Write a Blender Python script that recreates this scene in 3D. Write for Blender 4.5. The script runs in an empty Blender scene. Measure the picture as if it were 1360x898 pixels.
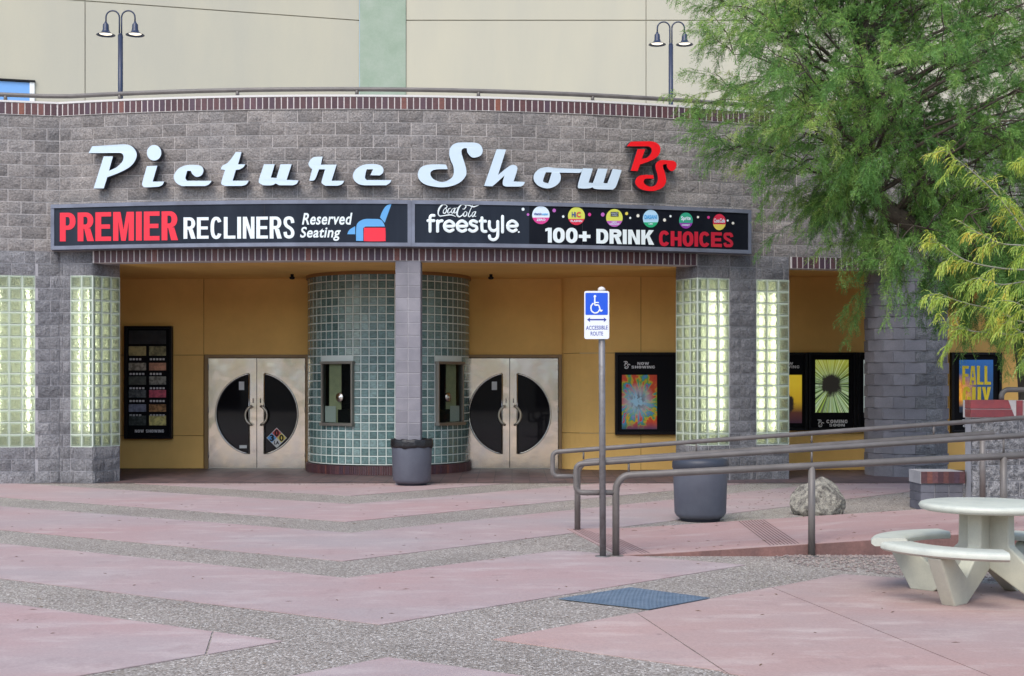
import bpy, bmesh, math, random
import numpy as np
from mathutils import Vector, Matrix
from mathutils.geometry import tessellate_polygon

random.seed(7)
RNG = np.random.default_rng(11)
SC = bpy.context.scene
COL = SC.collection

# ------------------------------------------------------------------ camera, sky, sun, exposure
F, CX, HY, EYE = 1800.0, 680.0, 509.0, 1.65      # focal length in photo pixels, horizon row, eye height
cam_d = bpy.data.cameras.new('camera')
cam = bpy.data.objects.new('camera', cam_d)
COL.objects.link(cam)
cam.location = (0, 0, EYE)
cam.rotation_euler = (math.radians(90), 0, 0)
cam_d.sensor_width = 36
cam_d.lens = 36 * F / 1360
cam_d.shift_y = (HY - 449) / 1360
cam_d.clip_end = 2000
SC.camera = cam

SUN_EL, SUN_AZ = math.radians(50), math.radians(-160)   # azimuth clockwise from +Y: behind the camera, to the left
world = bpy.data.worlds.new('World')
SC.world = world
world.use_nodes = True
wn = world.node_tree
bg = wn.nodes['Background']
sky = wn.nodes.new('ShaderNodeTexSky')
sky.sky_type = 'NISHITA'
sky.sun_disc = False
sky.sun_elevation = SUN_EL
sky.sun_rotation = SUN_AZ
sky.air_density = 1.0
sky.dust_density = 1.6
wn.links.new(sky.outputs[0], bg.inputs[0])
bg.inputs[1].default_value = 0.115
sun_d = bpy.data.lights.new('sun', 'SUN')
sun_d.energy = 1.05
sun_d.angle = math.radians(38)
sun_d.color = (1.0, 0.94, 0.85)
sun = bpy.data.objects.new('sun', sun_d)
COL.objects.link(sun)
sdir = Vector((math.sin(SUN_AZ) * math.cos(SUN_EL), math.cos(SUN_AZ) * math.cos(SUN_EL), math.sin(SUN_EL)))
sun.rotation_euler = sdir.to_track_quat('Z', 'Y').to_euler()
sun.location = (-12, -20, 30)
SC.view_settings.view_transform = 'Standard'
SC.view_settings.look = 'None'
SC.view_settings.exposure = 1.18
SC.view_settings.gamma = 1.0
SC.view_settings.use_curve_mapping = False
SC.render.engine = 'CYCLES'
SC.cycles.use_denoising = True
SC.cycles.caustics_reflective = False
SC.cycles.caustics_refractive = False
SC.cycles.max_bounces = 8
SC.cycles.transmission_bounces = 6
SC.cycles.diffuse_bounces = 6
SC.cycles.sample_clamp_indirect = 4.0

# ------------------------------------------------------------------ helpers
def P(x, y, Y):
    """photo pixel at depth Y -> place"""
    s = F / Y
    return Vector(((x - CX) / s, Y, EYE - (y - HY) / s))

def G(x, y):
    """photo pixel on level ground -> place"""
    Y = F * EYE / (y - HY)
    return Vector(((x - CX) * Y / F, Y, 0.0))

ORG = {}

def link(o, parent=None):
    COL.objects.link(o)
    if parent is not None:
        o.parent = parent
    return o

def tag(o, label=None, cat=None, group=None, kind=None):
    if label: o['label'] = label
    if cat: o['category'] = cat
    if group: o['group'] = group
    if kind: o['kind'] = kind
    return o

def thing(name, loc, label, cat, group=None):
    o = bpy.data.objects.new(name, None)
    o.empty_display_size = 0.2
    o.location = loc
    link(o)
    ORG[o.name] = Vector(loc)
    return tag(o, label, cat, group)

class MB:
    """collects faces in world coordinates; build() links them as one mesh object"""
    def __init__(self):
        self.v, self.f, self.m, self.s = [], [], [], []
    def add(self, vs, fs, mat=0, smooth=False):
        b = len(self.v)
        self.v.extend([tuple(p) for p in vs])
        for f in fs:
            self.f.append(tuple(i + b for i in f))
            self.m.append(mat)
            self.s.append(smooth)
        return self
    def box(self, x0, x1, y0, y1, z0, z1, mat=0):
        vs = [(x0,y0,z0),(x1,y0,z0),(x1,y1,z0),(x0,y1,z0),(x0,y0,z1),(x1,y0,z1),(x1,y1,z1),(x0,y1,z1)]
        return self.add(vs, [(0,3,2,1),(4,5,6,7),(0,1,5,4),(1,2,6,5),(2,3,7,6),(3,0,4,7)], mat)
    def mbox(self, mtx, x0, x1, y0, y1, z0, z1, mat=0):
        vs = [mtx @ Vector(p) for p in [(x0,y0,z0),(x1,y0,z0),(x1,y1,z0),(x0,y1,z0),(x0,y0,z1),(x1,y0,z1),(x1,y1,z1),(x0,y1,z1)]]
        return self.add(vs, [(0,3,2,1),(4,5,6,7),(0,1,5,4),(1,2,6,5),(2,3,7,6),(3,0,4,7)], mat)
    def prism(self, poly, z0, z1, mat=0):
        """plan polygon (counter-clockwise) between two heights; z1 may be a list per vertex"""
        n = len(poly)
        zt = z1 if isinstance(z1, (list, tuple)) else [z1] * n
        vs = [(p[0], p[1], z0) for p in poly] + [(p[0], p[1], zt[i]) for i, p in enumerate(poly)]
        fs = [tuple(range(n - 1, -1, -1)), tuple(range(n, 2 * n))]
        fs += [(i, (i + 1) % n, n + (i + 1) % n, n + i) for i in range(n)]
        return self.add(vs, fs, mat)
    def tube(self, pts, r, n=10, mat=0, flat=None, caps=True):
        """round pipe through pts; r number or list; flat=(normal, factor) squashes it along normal"""
        pts = [Vector(p) for p in pts]
        N = len(pts)
        rs = r if isinstance(r, (list, tuple)) else [r] * N
        up = None
        vs, fs = [], []
        for i, p in enumerate(pts):
            t = (pts[min(i + 1, N - 1)] - pts[max(i - 1, 0)])
            if t.length < 1e-9: t = Vector((0, 0, 1))
            t.normalize()
            if flat:
                b = flat[0].normalized()
                a = t.cross(b)
                if a.length < 1e-6: a = Vector((1, 0, 0))
                a.normalize()
            else:
                if up is None:
                    up = Vector((0, 0, 1)) if abs(t.z) < 0.9 else Vector((1, 0, 0))
                a = t.cross(up)
                if a.length < 1e-6: a = t.cross(Vector((0, 1, 0)))
                a.normalize()
                b = a.cross(t).normalized()
                up = b
            k = flat[1] if flat else 1.0
            for j in range(n):
                q = 2 * math.pi * j / n
                vs.append(p + a * (rs[i] * math.cos(q)) + b * (rs[i] * k * math.sin(q)))
        for i in range(N - 1):
            for j in range(n):
                k2 = (j + 1) % n
                fs.append((i * n + j, i * n + k2, (i + 1) * n + k2, (i + 1) * n + j))
        self.add(vs, fs, mat, True)
        if caps:
            b = len(self.v) - len(vs)
            self.f.append(tuple(b + j for j in range(n - 1, -1, -1))); self.m.append(mat); self.s.append(False)
            self.f.append(tuple(b + (N - 1) * n + j for j in range(n))); self.m.append(mat); self.s.append(False)
        return self
    def lathe(self, prof, c=(0, 0, 0), n=32, mat=0, smooth=True, wob=None):
        vs, fs = [], []
        for k, (r, z) in enumerate(prof):
            for j in range(n):
                a = 2 * math.pi * j / n
                rr, zz = r, z
                if wob: rr, zz = wob(k, a, r, z)
                vs.append((c[0] + rr * math.cos(a), c[1] + rr * math.sin(a), c[2] + zz))
        for k in range(len(prof) - 1):
            for j in range(n):
                j2 = (j + 1) % n
                fs.append((k * n + j, k * n + j2, (k + 1) * n + j2, (k + 1) * n + j))
        self.add(vs, fs, mat, smooth)
        b = len(self.v) - len(vs)
        for k in (0, len(prof) - 1):
            if prof[k][0] > 1e-4:
                ring = [b + k * n + j for j in range(n)]
                self.f.append(tuple(ring[::-1] if k == 0 else ring)); self.m.append(mat); self.s.append(False)
        return self
    def build(self, name, mats, parent=None, bevel=0, seg=2, origin=None):
        o0 = ORG[parent.name] if parent is not None else (Vector(origin) if origin is not None else Vector((0, 0, 0)))
        me = bpy.data.meshes.new(name)
        me.from_pydata([(p[0] - o0.x, p[1] - o0.y, p[2] - o0.z) for p in self.v], [], self.f)
        if not isinstance(mats, (list, tuple)): mats = [mats]
        for m in mats: me.materials.append(m)
        me.polygons.foreach_set('material_index', self.m)
        me.polygons.foreach_set('use_smooth', self.s)
        me.update()
        o = bpy.data.objects.new(name, me)
        if parent is None and origin is not None: o.location = origin
        link(o, parent)
        ORG[o.name] = o0
        if bevel:
            md = o.modifiers.new('bevel', 'BEVEL'); md.width = bevel; md.segments = seg
            md.limit_method = 'ANGLE'; md.angle_limit = math.radians(40)
        return o

# ------------------------------------------------------------------ materials
def nt_new(name):
    m = bpy.data.materials.new(name); m.use_nodes = True
    nt = m.node_tree
    return m, nt, nt.nodes['Principled BSDF']

def node(nt, typ, **kw):
    n = nt.nodes.new(typ)
    for k, v in kw.items():
        if k.startswith('i_'):
            key = k[2:]
            n.inputs[int(key) if key.isdigit() else key].default_value = v
        else: setattr(n, k, v)
    return n

def math_n(nt, op, a, b=None, c=None):
    n = nt.nodes.new('ShaderNodeMath'); n.operation = op
    for i, x in enumerate((a, b, c)):
        if x is None: continue
        if isinstance(x, (int, float)): n.inputs[i].default_value = x
        else: nt.links.new(x, n.inputs[i])
    return n.outputs[0]

def mixc(nt, fac, a, b, blend='MIX'):
    n = nt.nodes.new('ShaderNodeMix'); n.data_type = 'RGBA'; n.blend_type = blend
    for sock, x in ((n.inputs[0], fac), (n.inputs[6], a), (n.inputs[7], b)):
        if isinstance(x, (int, float)): sock.default_value = x
        elif isinstance(x, (tuple, list)): sock.default_value = (*x[:3], 1)
        else: nt.links.new(x, sock)
    return n.outputs[2]

def pos_scaled(nt, sc=(1, 1, 1)):
    g = nt.nodes.new('ShaderNodeNewGeometry')
    mp = nt.nodes.new('ShaderNodeMapping')
    mp.inputs['Scale'].default_value = sc
    nt.links.new(g.outputs['Position'], mp.inputs[0])
    return mp.outputs[0]

def noise(nt, vec, scale, detail=4, rough=0.6):
    n = nt.nodes.new('ShaderNodeTexNoise')
    n.inputs['Scale'].default_value = scale; n.inputs['Detail'].default_value = detail; n.inputs['Roughness'].default_value = rough
    nt.links.new(vec, n.inputs['Vector'])
    return n.outputs['Fac']

def ramp(nt, fac, stops):
    n = nt.nodes.new('ShaderNodeValToRGB')
    e = n.color_ramp.elements
    while len(e) < len(stops): e.new(0.5)
    for i, (p, c) in enumerate(stops):
        e[i].position = p
        e[i].color = (*c[:3], 1) if isinstance(c, (tuple, list)) else (c, c, c, 1)
    nt.links.new(fac, n.inputs[0])
    return n.outputs[0]

def mat(name, col, rough=0.6, metal=0.0, col2=None, nscale=3.0, nstretch=(1, 1, 1), lo=0.35, hi=0.65, grain=0.0, gscale=120.0,
        var=0.0, bump=0.0, bscale=40.0, bdist=0.01, spec=0.5, coat=0.0, rvar=0.0, stain=0.0):
    m, nt, b = nt_new(name)
    b.inputs['Roughness'].default_value = rough
    b.inputs['Metallic'].default_value = metal
    b.inputs['Specular IOR Level'].default_value = spec
    b.inputs['Coat Weight'].default_value = coat
    v = pos_scaled(nt)
    c = None
    if col2 is not None:
        nz = noise(nt, pos_scaled(nt, nstretch), nscale, 6, 0.62)
        f = ramp(nt, nz, [(lo, 0.0), (hi, 1.0)])
        c = mixc(nt, f, col, col2)
        if rvar:
            nt.links.new(math_n(nt, 'MULTIPLY_ADD', nz, rvar, rough - rvar / 2), b.inputs['Roughness'])
    if grain:
        g = noise(nt, v, gscale, 3, 0.7)
        gc = ramp(nt, g, [(0.25, 1 - grain), (0.75, 1 + grain)])
        c = mixc(nt, 1.0, c if c is not None else col, gc, 'MULTIPLY')
    if stain:
        sm = ramp(nt, noise(nt, pos_scaled(nt, (1, 1, 0.6)), 1.3, 7, 0.7), [(0.60, 0.0), (0.74, 1.0)])
        c = mixc(nt, math_n(nt, 'MULTIPLY', sm, stain), c if c is not None else col, (0.50, 0.47, 0.45))
    if var:
        oi = nt.nodes.new('ShaderNodeObjectInfo')
        r = math_n(nt, 'MULTIPLY_ADD', oi.outputs['Random'], var, 1 - var / 2)
        cc = nt.nodes.new('ShaderNodeCombineColor')
        for i in range(3): nt.links.new(r, cc.inputs[i])
        c = mixc(nt, 1.0, c if c is not None else col, cc.outputs[0], 'MULTIPLY')
    if c is None: b.inputs['Base Color'].default_value = (*col, 1)
    else: nt.links.new(c, b.inputs['Base Color'])
    if bump:
        bn = nt.nodes.new('ShaderNodeBump'); bn.inputs['Strength'].default_value = bump; bn.inputs['Distance'].default_value = bdist
        nt.links.new(noise(nt, v, bscale, 6, 0.65), bn.inputs['Height'])
        nt.links.new(bn.outputs[0], b.inputs['Normal'])
    return m

def emis(name, col, strength):
    m, nt, b = nt_new(name)
    b.inputs['Base Color'].default_value = (*col, 1)
    b.inputs['Emission Color'].default_value = (*col, 1)
    b.inputs['Emission Strength'].default_value = strength
    return m

MT = {}
MT['split'] = mat('split_face_block', (0.315, 0.285, 0.265), 0.95, col2=(0.185, 0.178, 0.178), nscale=1.1, lo=0.3, hi=0.7, grain=0.5, gscale=38, var=0.36, bump=1.0, bscale=30, bdist=0.03, spec=0.2, stain=0.45)
MT['split_cool'] = mat('split_face_block_grey', (0.25, 0.247, 0.255), 0.95, col2=(0.155, 0.155, 0.165), nscale=1.6, grain=0.5, gscale=38, var=0.34, bump=1.0, bscale=30, bdist=0.03, spec=0.2)
MT['smooth'] = mat('smooth_face_block', (0.265, 0.255, 0.28), 0.9, col2=(0.20, 0.195, 0.22), nscale=2.5, grain=0.12, gscale=90, var=0.18, bump=0.25, bscale=120, bdist=0.004, spec=0.25)
MT['smooth_dark'] = mat('smooth_dark_face_block', (0.235, 0.23, 0.255), 0.9, col2=(0.17, 0.168, 0.19), nscale=2.2, grain=0.2, gscale=70, var=0.28, bump=0.35, bscale=90, bdist=0.006, spec=0.25)
MT['dark_block'] = mat('dark_smooth_block', (0.15, 0.15, 0.175), 0.9, col2=(0.10, 0.10, 0.12), nscale=3, grain=0.15, var=0.25, bump=0.3, bscale=90, spec=0.25)
MT['mortar'] = mat('mortar', (0.62, 0.58, 0.56), 0.95, col2=(0.48, 0.45, 0.44), nscale=2.0, grain=0.12, spec=0.2)
MT['mortar_grey'] = mat('mortar_grey', (0.42, 0.41, 0.43), 0.95, col2=(0.32, 0.315, 0.33), nscale=2.0, grain=0.12, spec=0.2)
# brick: burgundy with purple, brown and orange-red ones among them
m, nt, b = nt_new('brick_burgundy')
oi = nt.nodes.new('ShaderNodeObjectInfo')
bc = ramp(nt, oi.outputs['Random'], [(0.0, (0.055, 0.022, 0.03)), (0.3, (0.085, 0.035, 0.038)), (0.55, (0.06, 0.032, 0.05)), (0.75, (0.11, 0.04, 0.036)), (0.92, (0.07, 0.04, 0.06)), (1.0, (0.20, 0.065, 0.04))])
bc = mixc(nt, 1.0, bc, ramp(nt, noise(nt, pos_scaled(nt), 30, 4), [(0.3, 0.75), (0.7, 1.25)]), 'MULTIPLY')
nt.links.new(bc, b.inputs['Base Color']); b.inputs['Roughness'].default_value = 0.55
MT['brick'] = m
MT['red_glaze'] = mat('red_glazed_brick', (0.30, 0.055, 0.06), 0.4, col2=(0.22, 0.05, 0.06), nscale=9, var=0.25)
MT['stucco_y'] = mat('mustard_stucco', (0.86, 0.545, 0.175), 0.85, col2=(0.76, 0.475, 0.15), nscale=1.2, grain=0.07, gscale=160, bump=0.35, bscale=170, bdist=0.004, var=0.05, spec=0.3)
MT['stucco_j'] = mat('mustard_joint', (0.26, 0.14, 0.04), 0.9)
MT['stucco_d'] = mat('brown_stucco', (0.30, 0.15, 0.045), 0.85, col2=(0.25, 0.13, 0.045), nscale=1.2, grain=0.07, gscale=160, bump=0.35, bscale=170, bdist=0.004, spec=0.3)
MT['cream'] = mat('cream_stucco', (0.50, 0.475, 0.375), 0.9, col2=(0.45, 0.435, 0.36), nscale=0.5, nstretch=(1, 1, 0.25), grain=0.035, gscale=60, bump=0.2, bscale=60, spec=0.25)
MT['cream_j'] = mat('cream_joint', (0.41, 0.39, 0.325), 0.9)
MT['sage'] = mat('sage_stucco', (0.27, 0.345, 0.265), 0.9, col2=(0.34, 0.40, 0.33), nscale=1.6, grain=0.06, gscale=50, bump=0.2, bscale=60, spec=0.25)
MT['pipe'] = mat('grey_brown_paint', (0.16, 0.145, 0.135), 0.45, col2=(0.12, 0.108, 0.10), nscale=5, grain=0.06, gscale=200, bump=0.08, bscale=150, bdist=0.002)
MT['navy'] = mat('navy_paint', (0.022, 0.034, 0.075), 0.4)
MT['steel'] = mat('galvanised_steel', (0.20, 0.195, 0.195), 0.5, 0.3, col2=(0.13, 0.115, 0.11), nscale=14, lo=0.45, hi=0.7)
MT['alu'] = mat('sign_frame_aluminium', (0.20, 0.22, 0.28), 0.45, 0.3, col2=(0.14, 0.15, 0.19), nscale=3)
MT['cap_metal'] = mat('pale_flashing', (0.62, 0.60, 0.58), 0.5)
MT['black'] = mat('black_frame', (0.010, 0.010, 0.012), 0.35, spec=0.15)
MT['black_m'] = mat('black_felt', (0.006, 0.006, 0.008), 0.6, spec=0.1)
MT['white'] = mat('white_paint', (0.78, 0.80, 0.80), 0.5)
MT['inner_white'] = mat('light_box_lining', (0.75, 0.74, 0.66), 0.8)
MT['grout'] = mat('pale_grout', (0.62, 0.68, 0.60), 0.8)
MT['grout_d'] = mat('booth_grout', (0.66, 0.74, 0.69), 0.8)
MT['bin'] = mat('slate_plastic', (0.085, 0.092, 0.12), 0.55, col2=(0.105, 0.115, 0.145), nscale=4, grain=0.06, gscale=220, bump=0.1, bscale=200, bdist=0.002)
MT['bin_dark'] = mat('dark_navy_plastic', (0.035, 0.042, 0.06), 0.5)
MT['bag'] = mat('black_bag', (0.012, 0.012, 0.014), 0.3, bump=0.7, bscale=22, bdist=0.02)
MT['table'] = mat('cream_fibreglass', (0.54, 0.545, 0.44), 0.5, col2=(0.43, 0.44, 0.36), nscale=3.5, grain=0.05, gscale=90, bump=0.08, bscale=60, bdist=0.003)
MT['table_top'] = mat('pale_table_top', (0.56, 0.58, 0.50), 0.45, col2=(0.45, 0.475, 0.42), nscale=5, lo=0.45, hi=0.75, grain=0.05)
MT['letter_w'] = mat('white_acrylic', (0.56, 0.68, 0.78), 0.4)
MT['letter_r'] = mat('red_acrylic', (0.80, 0.006, 0.012), 0.4)
MT['return'] = mat('navy_letter_return', (0.018, 0.022, 0.035), 0.45)
MT['pr_red'] = mat('print_red', (0.80, 0.015, 0.04), 0.45)
MT['pr_dred'] = mat('print_dark_red', (0.50, 0.008, 0.03), 0.45)
MT['pr_white'] = mat('print_white', (0.72, 0.80, 0.82), 0.45)
MT['pr_blue'] = mat('print_blue', (0.10, 0.34, 0.66), 0.45)
MT['bark'] = mat('dark_bark', (0.055, 0.042, 0.032), 0.9, col2=(0.10, 0.08, 0.06), nscale=9, nstretch=(1, 1, 0.3), bump=0.8, bscale=30, bdist=0.02)
MT['bark_pale'] = mat('pale_bark', (0.30, 0.29, 0.24), 0.8, col2=(0.22, 0.22, 0.15), nscale=9, bump=0.3, bscale=40)
MT['granite'] = mat('granite', (0.34, 0.32, 0.27), 0.95, col2=(0.12, 0.11, 0.10), nscale=16, lo=0.42, hi=0.62, grain=0.5, gscale=70, bump=1.0, bscale=22, bdist=0.03, spec=0.2)
MT['rough_grey'] = mat('rough_grey_block', (0.34, 0.33, 0.335), 0.95, col2=(0.13, 0.13, 0.14), nscale=14, lo=0.40, hi=0.62, grain=0.5, gscale=60, var=0.2, bump=1.0, bscale=24, bdist=0.05, spec=0.2)
MT['pebble'] = mat('gravel_stone', (0.30, 0.24, 0.21), 0.9, col2=(0.16, 0.13, 0.125), nscale=25, lo=0.4, hi=0.6, grain=0.3, gscale=60)
MT['drain'] = mat('blue_grey_cover', (0.10, 0.15, 0.21), 0.7, col2=(0.15, 0.20, 0.26), nscale=7, grain=0.25, gscale=150, bump=0.5, bscale=90, bdist=0.004)
MT['roof'] = mat('terrace_slab', (0.35, 0.33, 0.31), 0.9)

# pink concrete: pigment blotches, tyre and water marks
def pink(name, a, b2, c3):
    m, nt, b = nt_new(name)
    v = pos_scaled(nt, (1, 1, 1))
    n1 = noise(nt, pos_scaled(nt, (1, 1.6, 1)), 0.3, 5, 0.6)
    n2 = noise(nt, pos_scaled(nt, (0.8, 2.2, 1)), 1.6, 8, 0.68)
    n3 = noise(nt, v, 55, 4, 0.7)
    c = mixc(nt, ramp(nt, n1, [(0.34, 0.0), (0.66, 1.0)]), a, b2)
    c = mixc(nt, math_n(nt, 'MULTIPLY', ramp(nt, n2, [(0.5, 0.0), (0.70, 1.0)]), 0.75), c, c3)
    n4 = noise(nt, pos_scaled(nt, (1.0, 0.7, 1)), 2.6, 9, 0.75)
    c = mixc(nt, math_n(nt, 'MULTIPLY', ramp(nt, n4, [(0.56, 0.0), (0.70, 1.0)]), 0.45), c, (0.25, 0.17, 0.165))
    c = mixc(nt, 1.0, c, ramp(nt, n3, [(0.3, 0.90), (0.7, 1.10)]), 'MULTIPLY')
    sp = nt.nodes.new('ShaderNodeTexVoronoi'); sp.inputs['Scale'].default_value = 2.2
    nt.links.new(v, sp.inputs['Vector'])
    c = mixc(nt, math_n(nt, 'MULTIPLY', math_n(nt, 'LESS_THAN', sp.outputs['Distance'], 0.045), 0.45), c, (0.10, 0.07, 0.07))
    oi = nt.nodes.new('ShaderNodeObjectInfo')
    r = math_n(nt, 'MULTIPLY_ADD', oi.outputs['Random'], 0.14, 0.93)
    cc = nt.nodes.new('ShaderNodeCombineColor')
    for i in range(3): nt.links.new(r, cc.inputs[i])
    c = mixc(nt, 1.0, c, cc.outputs[0], 'MULTIPLY')
    nt.links.new(c, b.inputs['Base Color'])
    nt.links.new(math_n(nt, 'MULTIPLY_ADD', n2, 0.3, 0.5), b.inputs['Roughness'])
    bn = nt.nodes.new('ShaderNodeBump'); bn.inputs['Strength'].default_value = 0.25; bn.inputs['Distance'].default_value = 0.004
    nt.links.new(noise(nt, v, 90, 5, 0.7), bn.inputs['Height'])
    nt.links.new(bn.outputs[0], b.inputs['Normal'])
    return m
MT['pink'] = pink('pink_concrete', (0.40, 0.27, 0.262), (0.365, 0.305, 0.305), (0.48, 0.405, 0.39))
MT['pink_warm'] = pink('salmon_concrete', (0.425, 0.278, 0.252), (0.385, 0.30, 0.285), (0.52, 0.425, 0.39))
MT['pink_ramp'] = pink('red_ramp_concrete', (0.40, 0.245, 0.225), (0.38, 0.265, 0.255), (0.47, 0.375, 0.35))

# exposed aggregate: many small stones of different greys, tans and pinks
m, nt, b = nt_new('exposed_aggregate')
v = pos_scaled(nt)
vo = nt.nodes.new('ShaderNodeTexVoronoi'); vo.inputs['Scale'].default_value = 78
nt.links.new(v, vo.inputs['Vector'])
sep = nt.nodes.new('ShaderNodeSeparateColor'); nt.links.new(vo.outputs['Color'], sep.inputs[0])
c = ramp(nt, sep.outputs[0], [(0.0, (0.085, 0.070, 0.058)), (0.3, (0.235, 0.200, 0.172)), (0.6, (0.355, 0.310, 0.272)), (0.85, (0.47, 0.43, 0.395)), (1.0, (0.76, 0.72, 0.67))])
c = mixc(nt, ramp(nt, vo.outputs['Distance'], [(0.35, 0.0), (0.75, 0.7)]), c, (0.235, 0.208, 0.185))
c = mixc(nt, 1.0, c, ramp(nt, noise(nt, v, 0.7, 4), [(0.3, 0.85), (0.7, 1.15)]), 'MULTIPLY')
nt.links.new(c, b.inputs['Base Color']); b.inputs['Roughness'].default_value = 0.5
bn = nt.nodes.new('ShaderNodeBump'); bn.invert = True; bn.inputs['Strength'].default_value = 0.5; bn.inputs['Distance'].default_value = 0.006
nt.links.new(vo.outputs['Distance'], bn.inputs['Height']); nt.links.new(bn.outputs[0], b.inputs['Normal'])
MT['agg'] = m

# brown unit pavers under the canopy (each a few pixels high)
m, nt, b = nt_new('brown_pavers')
br = nt.nodes.new('ShaderNodeTexBrick')
br.inputs['Color1'].default_value = (0.13, 0.085, 0.085, 1); br.inputs['Color2'].default_value = (0.085, 0.062, 0.068, 1)
br.inputs['Mortar'].default_value = (0.05, 0.042, 0.045, 1)
br.inputs['Scale'].default_value = 1.0; br.inputs['Brick Width'].default_value = 0.3; br.inputs['Row Height'].default_value = 0.3
br.inputs['Mortar Size'].default_value = 0.008; br.offset = 0.0
nt.links.new(pos_scaled(nt), br.inputs['Vector'])
nt.links.new(mixc(nt, 1.0, br.outputs[0], ramp(nt, noise(nt, pos_scaled(nt), 3, 5), [(0.3, 0.8), (0.7, 1.25)]), 'MULTIPLY'), b.inputs['Base Color'])
b.inputs['Roughness'].default_value = 0.6
MT['paver'] = m

# brushed door steel, warm tint, slightly dented
m, nt, b = nt_new('brushed_door_steel')
b.inputs['Metallic'].default_value = 1.0
nz = noise(nt, pos_scaled(nt, (1, 1, 0.6)), 2.2, 5, 0.6)
nt.links.new(mixc(nt, ramp(nt, nz, [(0.35, 0.0), (0.65, 1.0)]), (0.95, 0.82, 0.62), (0.80, 0.74, 0.66)), b.inputs['Base Color'])
nt.links.new(math_n(nt, 'MULTIPLY_ADD', nz, 0.2, 0.10), b.inputs['Roughness'])
bn = nt.nodes.new('ShaderNodeBump'); bn.inputs['Strength'].default_value = 0.3; bn.inputs['Distance'].default_value = 0.05
nt.links.new(noise(nt, pos_scaled(nt), 1.8, 2), bn.inputs['Height']); nt.links.new(bn.outputs[0], b.inputs['Normal'])
MT['door'] = m
MT['door_trim'] = mat('polished_trim', (0.62, 0.60, 0.55), 0.25, 1.0)
MT['brass'] = mat('aged_handle_metal', (0.50, 0.45, 0.36), 0.35, 1.0)

# dark tinted glass
m, nt, b = nt_new('dark_glass')
b.inputs['Base Color'].default_value = (0.008, 0.008, 0.010, 1); b.inputs['Roughness'].default_value = 0.03
b.inputs['Specular IOR Level'].default_value = 0.3
MT['dglass'] = m
m, nt, b = nt_new('painted_sky_glass')
b.inputs['Base Color'].default_value = (0.16, 0.36, 0.72, 1); b.inputs['Roughness'].default_value = 0.08  # blue base colour paints in the reflected sky
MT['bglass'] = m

# sign face: dark film with vertical streaks, left part paler for a painted reflection
MT['signface'] = mat('dark_sign_film', (0.012, 0.016, 0.026), 0.3, col2=(0.028, 0.036, 0.052), nscale=1.6, nstretch=(1.0, 1.0, 0.15), lo=0.35, hi=0.7, spec=0.12)
MT['signblack'] = mat('black_sign_film', (0.006, 0.007, 0.012), 0.25, col2=(0.012, 0.014, 0.02), nscale=1.6, nstretch=(1, 1, 0.15), spec=0.08)

def block_rim(nt, hw, hh):
    """0 in the middle of a glass block, 1 at its thick cast rim"""
    tc = nt.nodes.new('ShaderNodeTexCoord'); sp = nt.nodes.new('ShaderNodeSeparateXYZ'); nt.links.new(tc.outputs['Object'], sp.inputs[0])
    a = math_n(nt, 'DIVIDE', math_n(nt, 'ABSOLUTE', sp.outputs[0]), hw)
    c = math_n(nt, 'DIVIDE', math_n(nt, 'ABSOLUTE', math_n(nt, 'SUBTRACT', sp.outputs[2], hh)), hh)
    return ramp(nt, math_n(nt, 'MAXIMUM', a, c), [(0.62, 0.0), (0.95, 1.0)])
# glass blocks of the lit piers: wavy, pale green, light comes through
m, nt, b = nt_new('wavy_glass_block')
nt.nodes.remove(b)
out = nt.nodes['Material Output']
oi = nt.nodes.new('ShaderNodeObjectInfo')
g = nt.nodes.new('ShaderNodeNewGeometry')
ad = nt.nodes.new('ShaderNodeVectorMath'); ad.operation = 'ADD'
nt.links.new(g.outputs['Position'], ad.inputs[0])
sx = math_n(nt, 'MULTIPLY', oi.outputs['Random'], 37.0)
cx_ = nt.nodes.new('ShaderNodeCombineXYZ'); nt.links.new(sx, cx_.inputs[0]); nt.links.new(sx, cx_.inputs[2])
nt.links.new(cx_.outputs[0], ad.inputs[1])
bn = nt.nodes.new('ShaderNodeBump'); bn.inputs['Strength'].default_value = 1.0; bn.inputs['Distance'].default_value = 0.022
nt.links.new(noise(nt, ad.outputs[0], 30, 2, 0.5), bn.inputs['Height'])
gl = nt.nodes.new('ShaderNodeBsdfGlass'); gl.inputs['Color'].default_value = (0.94, 1.0, 0.87, 1); gl.inputs['Roughness'].default_value = 0.10; gl.inputs['IOR'].default_value = 1.35
tr = nt.nodes.new('ShaderNodeBsdfTranslucent'); tr.inputs['Color'].default_value = (0.90, 0.95, 0.80, 1)
df = nt.nodes.new('ShaderNodeBsdfDiffuse'); df.inputs['Color'].default_value = (0.52, 0.61, 0.49, 1)
nt.links.new(bn.outputs[0], gl.inputs['Normal']); nt.links.new(bn.outputs[0], tr.inputs['Normal'])
mx = nt.nodes.new('ShaderNodeMixShader'); mx.inputs[0].default_value = 0.22
mx2 = nt.nodes.new('ShaderNodeMixShader')
nt.links.new(math_n(nt, 'MULTIPLY_ADD', block_rim(nt, 0.095, 0.095), 0.55, 0.14), mx2.inputs[0])
nt.links.new(gl.outputs[0], mx.inputs[1]); nt.links.new(tr.outputs[0], mx.inputs[2])
nt.links.new(mx.outputs[0], mx2.inputs[1]); nt.links.new(df.outputs[0], mx2.inputs[2])
nt.links.new(mx2.outputs[0], out.inputs[0])
MT['gblock'] = m
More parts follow.
